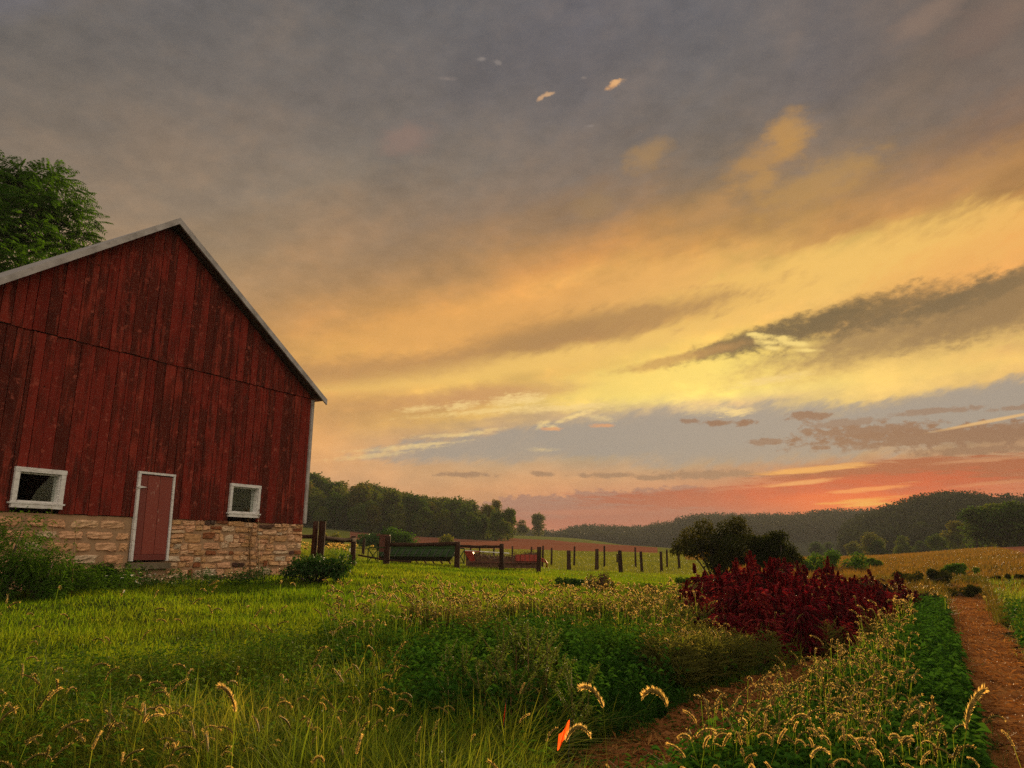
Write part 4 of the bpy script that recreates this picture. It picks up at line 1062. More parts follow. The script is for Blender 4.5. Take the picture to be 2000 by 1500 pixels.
def trunk_geo(h, r, ends, rg, base=(0, 0)):
    g = Geo(); b0 = np.array([base[0], base[1], -0.2])
    top = np.array([base[0] + rg.normal(0, .04 * h), base[1] + rg.normal(0, .04 * h), h])
    g.tube([b0, b0 * .5 + top * .5 + rg.normal(0, .03 * h, 3) * [1, 1, 0], top], [r * 1.3, r * .85, r * .5], 8, rg.random())
    for e in ends:
        e = np.asarray(e, float); s_ = b0 * .4 + top * .6 if rg.random() < .5 else top
        mid = s_ * .5 + e * .5 + np.array([0, 0, -.06 * h])
        g.tube([s_, mid, e], [r * .45, r * .3, r * .08], 6, rg.random())
    return g


def forest_tree(seed, H=10.0, Wd=4.2):
    rg = np.random.default_rng(seed); cl = []
    for k_ in range(15):
        t = rg.random(); z = H * (0.30 + 0.62 * t); rad_ = Wd * (0.35 + 0.75 * math.sin(math.pi * min(1, 0.22 + t * 0.78))) * 0.62
        a = rg.uniform(0, 6.28); q = rad_ * math.sqrt(rg.random())
        cl.append((np.array([q * math.cos(a), q * math.sin(a), z]), Wd * rg.uniform(0.28, 0.46)))
    cl.append((np.array([0, 0, H * .55]), Wd * .55)); cl.append((np.array([0, 0, H * .9]), Wd * .32))
    cl.append((np.array([0, 0, H * .25]), Wd * .5))
    return crown_geo(cl, 2300, 0.62, rg, 0.7, .2), trunk_geo(H * .6, .2, [c[0] for c in cl[:5]], rg)


protos = []
for sd_ in range(6):
    c_, t_ = forest_tree(100 + sd_, 10.0, 4.0 + .3 * (sd_ % 3))
    protos.append((c_.mesh('crown', M['wood']), t_.mesh('trunk', M['bark'])))


def tree_from(k_, name, loc, label, cat, group, rz, sc):
    r = empty(name, loc, label, cat, group, rz)
    r.scale = sc
    a = bpy.data.objects.new('crown', protos[k_][0]); b = bpy.data.objects.new('trunk', protos[k_][1])
    for q in (a, b): COL.objects.link(q); q.parent = r
    return r


rgt = np.random.default_rng(77)
cnt = 0
for d_ in np.arange(192, 300, 7.5):
    for a_ in np.arange(-21.5, 0.4, math.degrees(6.4 / d_)):
        az_ = a_ + rgt.normal(0, .35); dd_ = d_ + rgt.normal(0, 2.5)
        edge = 0.3 - (d_ - 192) / 108 * 2.5
        if az_ > edge: continue
        px_ = 1000 + F_PX * math.tan(rad(az_))
        if 12 + (1000 - px_) * 0.05 < 10: continue
        if dd_ > 235 and rgt.random() < .25: continue
        if dd_ < 205 - max(0, -az_ - 10) * 1.5: pass
        x_, y_ = dd_ * math.sin(rad(az_)), dd_ * math.cos(rad(az_))
        s_ = rgt.uniform(.72, 1.08) * (0.7 if dd_ < 200 else 1.12) * (0.8 if az_ > -3 else 1.0) * (1 + max(0, -az_ - 8) * .015)
        tree_from(cnt % 6, 'woodland_tree', (x_, y_, float(hz(x_, y_)) - .3), 'broad round crowned tree in the dense wood on the hillside left of centre', 'tree', 'trees of the hillside wood', rgt.uniform(0, 6.28), (s_ * rgt.uniform(.9, 1.15), s_ * rgt.uniform(.9, 1.15), s_))
        cnt += 1
print('woodland trees', cnt)
def one_tree(px, d_, top, k_, wide, name, label, cat='tree', group=None, basez=None):
    p_ = at_d(px, d_); H = EYE + d_ * math.tan(rad(azel(px, top)[1])) - p_[2]
    s_ = H / 10.3
    return tree_from(k_, name, p_ - np.array([0, 0, .2]), label, cat, group, rgt.uniform(0, 6.28), (wide / 7.5, wide / 7.5, s_))
one_tree(1052, 335, 1003, 0, 9.5, 'oak_tree', 'lone rounded oak on the rise right of the hillside wood')
one_tree(1018, 338, 1013, 3, 7.0, 'oak_tree', 'smaller dark tree between the wood and the lone rounded oak')
one_tree(968, 250, 976, 1, 5.0, 'tall_tree', 'tall tree with its top standing above the right end of the wood')
for i_, (px, d_, top, wd_) in enumerate(((1912, 165, 990, 8.5), (1955, 172, 982, 9.5), (1995, 165, 978, 9.0), (2045, 165, 970, 10), (1935, 185, 985, 8))):
    one_tree(px, d_, top, i_ % 6, wd_, 'field_edge_tree', ['low leftmost tree of the dark clump at the right field edge', 'tallest tree in the dark clump at the right field edge', 'dark tree at the right border of the picture behind the red field', 'dark tree just beyond the right border of the picture', 'dark tree half hidden behind the clump at the right field edge'][i_], 'tree', 'trees at the right field edge')
for i_ in range(30):
    az_ = rgt.uniform(15.5, 31.5); d_ = rgt.uniform(190, 390)
    x_, y_ = d_ * math.sin(rad(az_)), d_ * math.cos(rad(az_)); s_ = rgt.uniform(.35, .8)
    tree_from(i_ % 6, 'valley_tree', (x_, y_, float(hz(x_, y_)) - .2), 'small hazy tree scattered in the misty valley below the right hill', 'tree', 'trees scattered in the misty valley', rgt.uniform(0, 6.28), (s_ * 1.2, s_ * 1.2, s_))
# wooded hills: one mass each
def forest_mass(name, label, a0, a1, d0, d1, n, size, k_, leaf):
    rg = np.random.default_rng(n); az_ = rg.uniform(a0, a1, n); d_ = rg.uniform(d0, d1, n)
    x_, y_ = d_ * np.sin(np.radians(az_)), d_ * np.cos(np.radians(az_)); z_ = hz(x_, y_)
    r_ = size * rg.uniform(.7, 1.25, n); c = np.stack([x_, y_, z_ + r_ * .9], -1)
    dr = rand_dir(n * k_, rg); P_ = np.repeat(c, k_, 0) + dr * (np.repeat(r_, k_) * rg.random(n * k_) ** .4)[:, None] * np.array([1, 1, 1.05])
    g = Geo(); kites(g, P_, dr + rg.normal(0, .5, dr.shape), leaf * rg.uniform(.7, 1.3, n * k_), leaf * .8, np.clip(np.repeat(rg.random(n), k_) * .6 + rg.random(n * k_) * .4, 0, 1), 0, .2, .15, rg)
    return tag(obj(name, g, M['far_wood']), label, 'forest', kind='stuff')
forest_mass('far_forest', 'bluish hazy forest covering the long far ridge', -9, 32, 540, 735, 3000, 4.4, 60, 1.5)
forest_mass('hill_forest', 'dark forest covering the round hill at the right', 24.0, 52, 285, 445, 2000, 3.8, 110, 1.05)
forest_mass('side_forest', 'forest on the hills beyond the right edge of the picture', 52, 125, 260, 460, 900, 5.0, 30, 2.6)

# big walnut behind the barn
def compound_leaves(g, P, D, L, rg):
    n = len(P); D = unit(D + np.array([0, 0, -.1])); up = np.tile([0, 0, 1.0], (n, 1)) + rg.normal(0, .3, (n, 3))
    sd = unit(np.cross(D, up)); r_ = rg.random(n)
    for t in np.linspace(.15, 1, 7):
        q = P + D * (L * t)[:, None] - np.array([0, 0, 1.0]) * (L * .25 * t * t)[:, None]
        for s_ in (-1, 1):
            kites(g, q, sd * s_ + D * .45 + np.array([0, 0, -.35]), L * .30 * (1.15 - .5 * abs(t - .5)), L * .115, np.clip(r_ * .7 + rg.random(n) * .3, 0, 1), 0, .15, .2, rg)
p0 = np.array([-25.5, 30.5, 0.0]); p0[2] = float(hz(p0[0], p0[1]))
rgw = np.random.default_rng(3); cl = []
def wpt(px, py, d_):
    d = ray(px, py); return d * d_ / math.hypot(d[0], d[1]) + np.array([0, 0, EYE])
for px, py, d_, r_ in ((20, 380, 38, 1.5), (-40, 370, 39, 2.0), (100, 375, 38, 1.35), (75, 410, 36, 1.4), (135, 425, 37, 1.25), (20, 450, 36, 1.7), (85, 470, 38, 1.4), (-60, 460, 36, 2.2), (40, 520, 35, 1.4), (110, 500, 37, .9), (150, 465, 37.5, .75), (-30, 560, 36, 2.0), (60, 560, 36, 1.2), (165, 500, 38, .8), (-120, 430, 38, 2.6), (-130, 550, 37, 2.6), (30, 345, 38, .8), (100, 350, 38.5, .7)):
    cl.append((wpt(px, py, d_), r_))
wr = empty('walnut_tree', p0, 'tall green walnut with drooping leaves behind the left roof slope of the barn', 'tree')
g = Geo()
for c, r_ in cl:
    k_ = int(80 * r_ * r_); dr = rand_dir(k_, rgw); dr[:, 2] = np.abs(dr[:, 2]) * .8 + dr[:, 2] * .2
    compound_leaves(g, c + dr * (r_ * rgw.random(k_) ** .45)[:, None] * np.array([1, 1, .8]), dr * np.array([1, 1, .4]) + rgw.normal(0, .3, (k_, 3)), rgw.uniform(.45, .75, k_), rgw)
obj('crown', g, M['walnut'], wr)
g = Geo(); tp = np.array([p0[0] + .5, p0[1] + .6, 9.5]); g.tube([p0 - [0, 0, .3], p0 * .5 + tp * .5 + [.2, 0, 0], tp], [.45, .34, .22], 10)
for c, r_ in cl: g.tube([tp - [0, 0, rgw.uniform(0, 3)], tp * .45 + c * .55 + [0, 0, .3], c], [.13, .08, .025], 6)
obj('trunk', g, M['bark'], wr)


def bush(name, loc, clumps, n, leaf, mat_, label, cat, group=None, aspect=.55, seed=0, stems=6, droop=.25, squash=.85):
    rg = np.random.default_rng(seed); r = empty(name, loc, label, cat, group)
    part('foliage' if stems != 'trunk' else 'crown', crown_geo(clumps, n, leaf, rg, aspect, droop, squash), M[mat_], r)
    g = Geo()
    for c, q in clumps[:12]:
        g.tube([(c[0] * .12, c[1] * .12, -.05), (c[0] * .5, c[1] * .5, c[2] * .55), tuple(c)], [.035 * (1 + c[2] * .3), .02 * (1 + c[2] * .3), .006], 5)
    part('stem', g, M['bark'], r)
    return r


def blob(w_, h_, n, rg, d_=None, low=0.25):
    d_ = d_ or w_; out = []
    for _ in range(n):
        a = rg.uniform(0, 6.28); q = math.sqrt(rg.random()); z = h_ * rg.uniform(low, .85) * (1 - .45 * q)
        out.append((np.array([math.cos(a) * q * w_ * .42, math.sin(a) * q * d_ * .42, z]), min(w_, h_) * rg.uniform(.16, .3)))
    return out


rb = np.random.default_rng(9)
p_ = ground_at(612, 1137)
bush('green_bush', p_, blob(1.95, 0.95, 16, rb, 1.5), 3400, .085, 'bush', 'dense dark green bush at the foot of the right barn corner', 'bush', seed=1)
p_ = at_d(1400, 35)
ap_cl = []
for px, py, r_ in ((1330, 1063, .36), (1345, 1045, .38), (1375, 1030, .42), (1385, 1055, .5), (1400, 1085, .45), (1420, 1035, .5), (1440, 1022, .38), (1450, 1045, .5), (1430, 1065, .5), (1470, 1058, .4), (1475, 1080, .38), (1360, 1075, .38), (1320, 1075, .25), (1415, 1095, .45), (1455, 1085, .45), (1490, 1070, .35), (1385, 1080, .45), (1345, 1070, .4), (1360, 1060, .4), (1405, 1062, .5), (1435, 1085, .5), (1475, 1095, .4), (1395, 1100, .4), (1490, 1090, .4), (1500, 1055, .3)):
    q = wpt(px, py, 35 + rb.normal(0, .6)) - p_; ap_cl.append((q, r_))
ap = bush('fruit_tree', p_, ap_cl, 12000, .12, 'apple', 'spreading dark fruit tree behind the red amaranth', 'tree', seed=2, stems='trunk')
g = Geo(); g.tube([(0, 0, -.2), (.05, 0, .5), (.0, .1, 1.0)], [.11, .09, .07], 8); part('trunk', g, M['bark'], ap)
p_ = at_d(1523, 33); c2 = []
for px, py, r_ in ((1510, 1050, .3), (1525, 1048, .28), (1515, 1070, .36), (1500, 1080, .34), (1535, 1072, .34), (1550, 1085, .24), (1525, 1090, .34), (1495, 1095, .3), (1562, 1092, .16), (1500, 1065, .35), (1545, 1095, .3), (1510, 1100, .3)):
    c2.append((wpt(px, py, 33 + rb.normal(0, .4)) - p_, r_))
for px, py, r_ in ((1488, 1075, .42), (1480, 1088, .42), (1478, 1060, .34), (1492, 1062, .34)): c2.append((wpt(px, py, 33.5) - p_, r_))
bush('fruit_tree', p_, c2, 6200, .12, 'apple', 'lower dark shrubby fruit tree at the right side of the larger one', 'tree', seed=3, stems='trunk')
for (px, d_, w_, h_, n_, mat_, lab, lf) in ((742, 95, 5.4, 3.1, 12, 'bush', 'round green bush beyond the fence left of the mineral box', .34), (778, 94, 3.6, 3.8, 10, 'fern', 'taller pointed green bush beside the round bush beyond the fence', .30), (871, 112, 3.0, 2.5, 8, 'yellow_bush', 'small yellow green bush above the hay feeder roof', .26), (642, 85, 3.0, 1.8, 8, 'yellow_bush', 'low yellow green bush right of the double corner post', .26),
                                     (1170, 23.5, .95, .7, 10, 'brown_leaf', 'low dark scrubby bush in front of the bare post row', .06), (1115, 24.5, 1.0, .38, 9, 'bush', 'low green weed clump left of the dark scrubby bush', .06), (1262, 22.5, .7, .45, 7, 'brown_leaf', 'small brown weed clump right of the dark scrubby bush', .05),
                                     (1365, 29, 2.4, .75, 10, 'fern', 'low green bush between the posts and the fruit tree trunk', .08), (1795, 40, 3.2, .9, 14, 'apple', 'wide dark shrub in the dry meadow left of the mulch path', .12), (1880, 32.5, 1.5, .55, 12, 'apple', 'low dark shrub at the far end of the mulch path', .08), (1962, 44, 1.6, .5, 7, 'apple', 'small dark shrub in the meadow right of the mulch path', .1),
                                     (1868, 50, 3.4, .8, 9, 'fern', 'green shrub patch in the meadow behind the mulch path', .12), (1628, 62, 4.6, 1.8, 12, 'fern', 'pale green shrub in the meadow right of the fruit trees', .18), (1580, 55, 2.6, 1.0, 8, 'fern', 'low olive shrub close to the right fruit tree', .16), (1690, 70, 3.0, .9, 7, 'fern', 'flat olive shrub in the middle of the dry meadow', .18)):
    p_ = at_d(px, d_); bush('shrub' if h_ < 1.5 else 'bush', p_, blob(w_, h_, n_, rb), int(700 + 40 * n_ + 500 * min(3, w_)), lf, mat_, lab, 'bush', seed=int(px))
# withered brown clump
p_ = ground_at(1795, 1190)
bush('withered_plant', p_, blob(1.25, .8, 16, rb, 1.0), 2200, .13, 'brown_leaf', 'withered dark brown drooping plant clump beside the mulch path', 'plant', seed=33, aspect=.5, droop=.6)
p_ = ground_at(1700, 1200)
bush('leafy_plant', p_, blob(1.5, 1.15, 14, rb, 1.2), 1700, .14, 'brown_leaf', 'dark brown green leafy plant at the right end of the amaranth', 'plant', seed=34, droop=.5)
# ferny weed bush left of the barn and the ones along the wall
for (px, py, w_, h_, n_, k_, lab) in ((-5, 1172, 1.9, 1.75, 18, 5200, 'tall dark ferny weed bush at the left border under the wide window'), (75, 1172, 1.3, 1.05, 14, 3200, 'ferny green weed bush right of the tallest one under the wide window'), (135, 1160, .85, .9, 10, 1800, 'small ferny weed bush in front of the pale stone courses'), (205, 1152, 1.0, .62, 10, 1900, 'low ferny weed bush with white daisies left of the door'), (300, 1140, .7, .36, 8, 1100, 'low ferny weeds right in front of the doorstep'), (-110, 1172, 2.0, 1.7, 14, 3000, 'ferny weed bush beyond the left border of the picture')):
    p_ = ground_at(px, py); bush('ferny_weed', p_, blob(w_, h_, n_, rb, 1.0, .2), k_, .10, 'fern', lab, 'bush', 'ferny weed bushes by the barn', seed=int(px + 500), aspect=.16)
# dry stalks against the stones
def stalks(loc, n, h, label, seed, spread=.35, leafm='brown_leaf'):
    rg = np.random.default_rng(seed); r = empty('dry_weed', loc, label, 'weed')
    g = Geo(); lf = Geo()
    for _ in range(n):
        b = rg.normal(0, spread, 2); t_ = np.array([b[0] + rg.normal(0, .12), b[1] * .4 + rg.normal(0, .05), h * rg.uniform(.6, 1.05)])
        b0 = np.array([b[0], b[1] * .4, -.05]); g.tube([b0, b0 * .5 + t_ * .5 + rg.normal(0, .03, 3), t_], [.009, .007, .003], 4, rg.random())
        q = rg.uniform(.25, 1, 26)[:, None]; kites(lf, b0 * (1 - q) + t_ * q, rand_dir(26, rg) + [0, 0, .5], .07, .022, rg.random(26), 0, .2, .2, rg)
    part('stem', g, M['stem'], r); part('leaves', lf, M[leafm], r); return r
stalks(ground_at(480, 1132), 13, 1.75, 'tall dry brown weed stalks under the small window', 41, .33, 'stem')
stalks(ground_at(97, 1168), 5, 1.6, 'thin green weed stalks in front of the pale stone courses', 42, .3, 'fern')

# ------------------------------------------------------------------ flags
for px, py, d_, lab, ang, sc in ((1105, 1424, 4.9, 'bright orange marker flag at the edge of the dirt path', .35, .66), (980, 1385, 5.3, 'orange marker flag seen nearly edge on among the dark weeds', 1.5, .7)):
    q = wpt(px, py, d_); b = np.array([q[0], q[1], float(hz(q[0], q[1]))])
    r = empty('marker_flag', b, lab, 'flag')
    H = q[2] - b[2]
    g = Geo(); g.tube([(0, 0, -.05), (.01, 0, H * .5), (0.03, 0, H + .06)], .0022, 5); part('wire', g, M['dark_steel'], r)
    g = Geo(); nx_, nz_ = 9, 7; sx, sz = np.meshgrid(np.linspace(0, 1, nx_), np.linspace(-.5, .5, nz_), indexing='ij')
    ux = sx * .12 * math.cos(ang); uy = sx * .10 * math.sin(ang) * .5 + .032 * np.sin(sx * 6.5 + sz * 3)
    zz_ = H + sz * .10 * (1 - .15 * sx) - sx * .075 + .01 * np.sin(sx * 6)
    Vf = np.stack([.03 - ux * .9 + .02 * sz, uy, zz_], -1).reshape(-1, 3); ii = np.arange(nx_ - 1)[:, None] * nz_; jj = np.arange(nz_ - 1)[None]
    g.add(Vf * [sc, sc, 1], [np.stack([ii + jj, ii + nz_ + jj, ii + nz_ + jj + 1, ii + jj + 1], -1).reshape(-1, 4)])
    m_, k, o = new_mat('orange_flag_plastic'); pr = k.n('BsdfPrincipled'); pr.inputs['Base Color'].default_value = (.95, .10, .012, 1); pr.inputs['Roughness'].default_value = .4
    tr = k.n('BsdfTranslucent'); tr.inputs[0].default_value = (1.0, .14, .015, 1); mx = k.n('MixShader'); mx.inputs[0].default_value = .5
    k.t.links.new(pr.outputs[0], mx.inputs[1]); k.t.links.new(tr.outputs[0], mx.inputs[2]); k.t.links.new(mx.outputs[0], o.inputs[0])
    part('flag', g, m_, r, True)

# ------------------------------------------------------------------ amaranth
def amaranth_proto(seed, H):
    rg = np.random.default_rng(seed); st, lf, pl = Geo(), Geo(), Geo()
    top = np.array([rg.normal(0, .05), rg.normal(0, .05), H * .72])
    st.tube([(0, 0, -.05), (top[0] * .4, top[1] * .4, H * .4), top], [.02, .014, .008], 6)
    br = [(top, np.array([rg.normal(0, .12), rg.normal(0, .12), 1.0]), H * (.34 if seed % 2 else .2))]
    for _ in range(4):
        t = rg.uniform(.45, .95); b = top * t; a = rg.uniform(0, 6.28); d_ = np.array([math.cos(a) * .55, math.sin(a) * .55, 1.0])
        e = b + d_ * rg.uniform(.15, .3); st.tube([b, e], [.008, .005], 5); br.append((e, np.array([d_[0] * .25, d_[1] * .25, 1.0]), H * rg.uniform(.08, .17)))
    for e, d_, L in br:
        k_ = int(900 * L / .3); t = rg.random(k_); w_ = .038 * (1 - t * .8) * rg.uniform(.7, 1.2) * (L / .3) ** .5
        dr = rand_dir(k_, rg) * [1, 1, .4]; P_ = e + unit(d_[None])[0] * (t * L)[:, None] + dr * w_[:, None]
        kites(pl, P_, dr + [0, 0, .7], .022, .016, np.clip(rg.random(k_), 0, 1), 0, .3, .1, rg)
        k2 = 9
        a = rg.uniform(0, 6.28, k2); t2 = rg.uniform(0, .5, k2)
        for aa, tt in zip(a, t2):          # short side tassels
            s0 = e + unit(d_[None])[0] * (tt * L); dd = np.array([math.cos(aa) * .5, math.sin(aa) * .5, 1.0]); q = rg.random(60)
            kites(pl, s0 + dd * (q * L * .38)[:, None] + rand_dir(60, rg) * .012, rand_dir(60, rg) + [0, 0, .8], .02, .014, rg.random(60), 0, .3, .1, rg)
    k_ = 420; t = rg.uniform(.05, 1.12, k_); a = rg.uniform(0, 6.28, k_); r_ = rg.uniform(.03, .36, k_) * (1.15 - .62 * t)
    P_ = np.stack([np.cos(a) * r_, np.sin(a) * r_, t * H * .74], -1); D_ = np.stack([np.cos(a), np.sin(a), rg.uniform(-.5, .6, k_)], -1)
    kites(lf, P_, D_, rg.uniform(.09, .19, k_), rg.uniform(.028, .05, k_), rg.random(k_), 0, .18, .45, rg)
    return st, lf, pl


AM = [(1400, 1218, 1.42), (1432, 1200, 1.3), (1462, 1215, 1.45), (1480, 1195, 1.38), (1505, 1225, 1.3), (1530, 1205, 1.4), (1556, 1190, 1.42), (1580, 1215, 1.3), (1420, 1245, 1.1), (1450, 1262, 1.05), (1485, 1275, 1.08), (1520, 1270, 1.1), (1555, 1262, 1.12),
      (1590, 1275, 1.0), (1625, 1262, 1.0), (1605, 1235, 1.15), (1635, 1210, 1.25), (1660, 1225, 1.1), (1690, 1235, .95), (1650, 1250, .95), (1675, 1205, 1.15), (1705, 1210, 1.0), (1730, 1220, .85), (1540, 1240, 1.2), (1475, 1240, 1.2), (1385, 1262, .7), (1640, 1195, 1.2), (1570, 1290, .85), (1500, 1295, .8), (1665, 1265, .75), (1615, 1190, 1.25), (1700, 1190, 1.1), (1440, 1225, 1.25), (1365, 1240, .8), (1352, 1222, .95), (1375, 1205, 1.25), (1755, 1190, .95), (1778, 1205, .7), (1742, 1205, .8), (1755, 1225, .6), (1725, 1240, .75), (1715, 1225, .9), (1690, 1255, .7), (1640, 1285, .7), (1375, 1275, .55), (1420, 1285, .75)]
amp = []
for sd_, H in ((61, 1.4), (62, 1.2), (63, 1.3), (64, 1.0)):
    st, lf, pl = amaranth_proto(sd_, H); amp.append((H, st.mesh('stem', M['amaranth']), lf.mesh('leaves', M['amaranth']), pl.mesh('plume', M['plume'])))
for i_, (px, py, h_) in enumerate(AM):
    H, a, b, c = amp[i_ % 4]; p_ = ground_at(px, py)
    lab = {0: 'tall dark red amaranth at the left end of the row, with a lone spire', 6: 'tall dark red amaranth in the back with the thickest central spire', 25: 'short dark red amaranth drooping over the green weeds at the left end'}.get(i_, 'dark red amaranth plant with plumes and hanging leaves in the dense stand')
    r = empty('amaranth', p_, lab, 'plant', 'dark red amaranth plants of the stand', RNG.uniform(0, 6.28), 1.0)
    s_ = h_ * rgf.uniform(.84, 1.1) / H; r.scale = (max(.9, s_) * 1.05, max(.9, s_) * 1.05, s_)
    for nm, me in (('stem', a), ('leaves', b), ('plume', c)):
        o = bpy.data.objects.new(nm, me); COL.objects.link(o); o.parent = r

# ------------------------------------------------------------------ weeds with spires
def lambs_proto(seed, H):
    rg = np.random.default_rng(seed); st, lf = Geo(), Geo(); stems_ = [((0, 0, 0), (rg.normal(0, .04), rg.normal(0, .04), H), 1.0)]
    for _ in range(9):
        t = rg.uniform(.15, .75); a = rg.uniform(0, 6.28); l_ = H * rg.uniform(.25, .45)
        stems_.append(((0, 0, t * H), (math.cos(a) * l_ * .6, math.sin(a) * l_ * .6, t * H + l_ * .85), .6))
    for a, b, q in stems_:
        a = np.array(a, float); b = np.array(b, float); st.tube([a - [0, 0, .02], a * .5 + b * .5, b], [.007 * q, .005 * q, .002], 5, rg.random())
        n_ = int(90 * q); t = rg.uniform(.1, 1, n_)[:, None]
        kites(lf, a * (1 - t) + b * t, rand_dir(n_, rg) * [1, 1, .6] + [0, 0, .25], rg.uniform(.022, .055, n_) * (1.25 - .7 * t[:, 0]), rg.uniform(.012, .028, n_) * (1.2 - .6 * t[:, 0]), rg.random(n_), 0, .15, .25, rg)
        n2 = int(70 * q); t = rg.uniform(.72, 1.02, n2)[:, None]       # seed clusters at the tip
        kites(lf, a * (1 - t) + b * t + rg.normal(0, .008, (n2, 3)), rand_dir(n2, rg) + [0, 0, .6], .014, .010, .6 + .4 * rg.random(n2), 0, .3, .1, rg)
    return st, lf


lmp = []
for sd_, H in ((81, .85), (82, .7), (83, .95)):
    st, lf = lambs_proto(sd_, H); lmp.append((H, st.mesh('stem', M['stem']), lf.mesh('leaves', M['lambs'])))
LB = [(1035, 1480, 1.0), (960, 1470, .8), (1065, 1490, .92), (900, 1450, .75), (1010, 1450, .95), (1120, 1500, .7), (940, 1500, .7), (1090, 1455, .8), (880, 1490, .6), (1000, 1505, .7), (1140, 1470, .65), (860, 1430, .7), (980, 1430, .9), (1060, 1425, .85), (200, 1560, .55)]
for i_, (px, py, h_) in enumerate(LB):
    H, a, b = lmp[i_ % 3]; p_ = ground_at(px, py); s_ = h_ / H
    lab = {0: 'tallest grey green spired weed behind the orange flag', 14: 'single leafy grey green weed in the bottom left grass'}.get(i_, 'grey green spired weed in the dark thicket behind the orange flag')
    r = empty('spired_weed', p_, lab, 'weed', 'spired weeds of the thicket', RNG.uniform(0, 6.28), s_)
    for nm, me in (('stem', a), ('leaves', b)):
        o = bpy.data.objects.new(nm, me); COL.objects.link(o); o.parent = r

# ------------------------------------------------------------------ grass and other ground cover
def scatter(n, a0, a1, d0, d1, rg, pw=0.0):
    """points over the ground, thinning with distance"""
    az_ = rg.uniform(a0, a1, n); u_ = rg.random(n)
    if pw == 0: d_ = d0 * (d1 / d0) ** u_
    else: d_ = (d0 ** pw + u_ * (d1 ** pw - d0 ** pw)) ** (1 / pw)
    x_ = d_ * np.sin(np.radians(az_)); y_ = d_ * np.cos(np.radians(az_))
    return np.stack([x_, y_, hz(x_, y_)], -1), d_


def pix(P):
    x_, y_, _ = project(P); return x_, y_


def project(P):
    d = P - np.array([0, 0, EYE]); w_ = d @ cF
    return 1000 + F_PX * (d @ cRt) / w_, 750 - F_PX * (d @ cUp) / w_, w_


def in_barn(P):
    s_ = P @ bu; o_ = DB - P @ bn
    return (s_ > sL - .1) & (s_ < sR + .05) & (o_ < 0.0) & (o_ > -DEEP - .2)


def sn(P, f, ph=0.0): return np.sin(P[:, 0] * f + ph + 1.7 * np.sin(P[:, 1] * f * .6 + ph)) * np.sin(P[:, 1] * f * .9 - ph + 1.3 * np.sin(P[:, 0] * f * .5))


LAWN = [(-700, 1100), (560, 1115), (700, 1092), (1060, 1105), (1380, 1120), (1390, 1190), (1150, 1215), (950, 1235), (700, 1255), (450, 1310), (150, 1350), (-700, 1400)]
GREENROW = [(1790, 1200), (1840, 1190), (1862, 1300), (1880, 1420), (1895, 1620), (1760, 1620), (1785, 1420), (1790, 1300)]
STRIP = [(1690, 1320), (1760, 1235), (1800, 1190), (1845, 1195), (1860, 1300), (1890, 1760), (1220, 1760), (1335, 1620), (1450, 1512), (1560, 1432), (1655, 1360)]
AMZ = [(1360, 1180), (1760, 1170), (1750, 1240), (1690, 1315), (1600, 1292), (1480, 1326), (1380, 1300)]
VERGE = [(1915, 1120), (2700, 1120), (2700, 1420), (2220, 1420), (2080, 1330), (2005, 1265), (1960, 1200)]
THICK = [(800, 1330), (960, 1290), (1180, 1300), (1330, 1340), (1330, 1400), (1180, 1450), (1020, 1520), (760, 1520), (760, 1420)]
WITCH = [(1270, 1300), (1440, 1280), (1540, 1300), (1470, 1345), (1340, 1385), (1260, 1350)]
P, D_ = scatter(600000, -49, 49, 2.4, 46, RNG, 0.35)
px, py = pix(P)
dirt = inside(P[:, 0], P[:, 1], np.array(dirt_w)); mul = inside(P[:, 0] + RNG.normal(0, .07, len(P)) + .12 * np.sin(P[:, 1] * 2.1) * np.sin(P[:, 1] * .7), P[:, 1] + RNG.normal(0, .07, len(P)), np.array(mulch_w))
ok = ~in_barn(P) & ~dirt & ~mul
lawn = inside(px, py, LAWN) & ok
verge = inside(px, py, VERGE) & ok & ~lawn
row = inside(px, py, GREENROW) & ok
strip = inside(px, py, STRIP) & ok & ~row
thick = inside(px, py, THICK) & ok
witch = inside(px, py, WITCH) & ok
pathside = ok & (px > 1835) & (py > 1180) & ~verge & ~row & ~strip
far_r = ok & (D_ > 20) & ~lawn & ~verge & (px > 1330)
amz = inside(px, py, AMZ)
ok &= ~(amz & (RNG.random(len(P)) < .93))
witch &= ok; strip &= ok; thick &= ok; row &= ok
rest = ok & ~lawn & ~verge & ~row & ~strip & ~thick & ~witch & ~pathside & ~far_r
cl_ = .6 * sn(P, .55, .4) + .6 * sn(P, 1.7, 1.1)


def lay(name, mask, keep, h0, h1, w0_, bend, mat_, label, cat, rn, nseg=2, patch=0.3):
    m_ = mask & (RNG.random(len(P)) < keep)
    q = P[m_]; d = D_[m_]; n_ = len(q)
    h_ = RNG.uniform(h0, h1, n_) * (1 + patch * cl_[m_])
    wd_ = np.maximum(w0_, d * 0.00085) * RNG.uniform(.7, 1.3, n_)
    g = Geo(); blades(g, q - np.array([0, 0, .01]), h_, wd_, RNG.uniform(0, 6.28, n_), np.abs(RNG.normal(bend, .3, n_)), np.clip(rn + RNG.normal(0, .22, n_) + .15 * cl_[m_], 0, 1), nseg, 0, RNG.normal(0, .5, n_))
    print(name, n_)
    return tag(obj(name, g, M[mat_]), label, cat, kind='stuff')


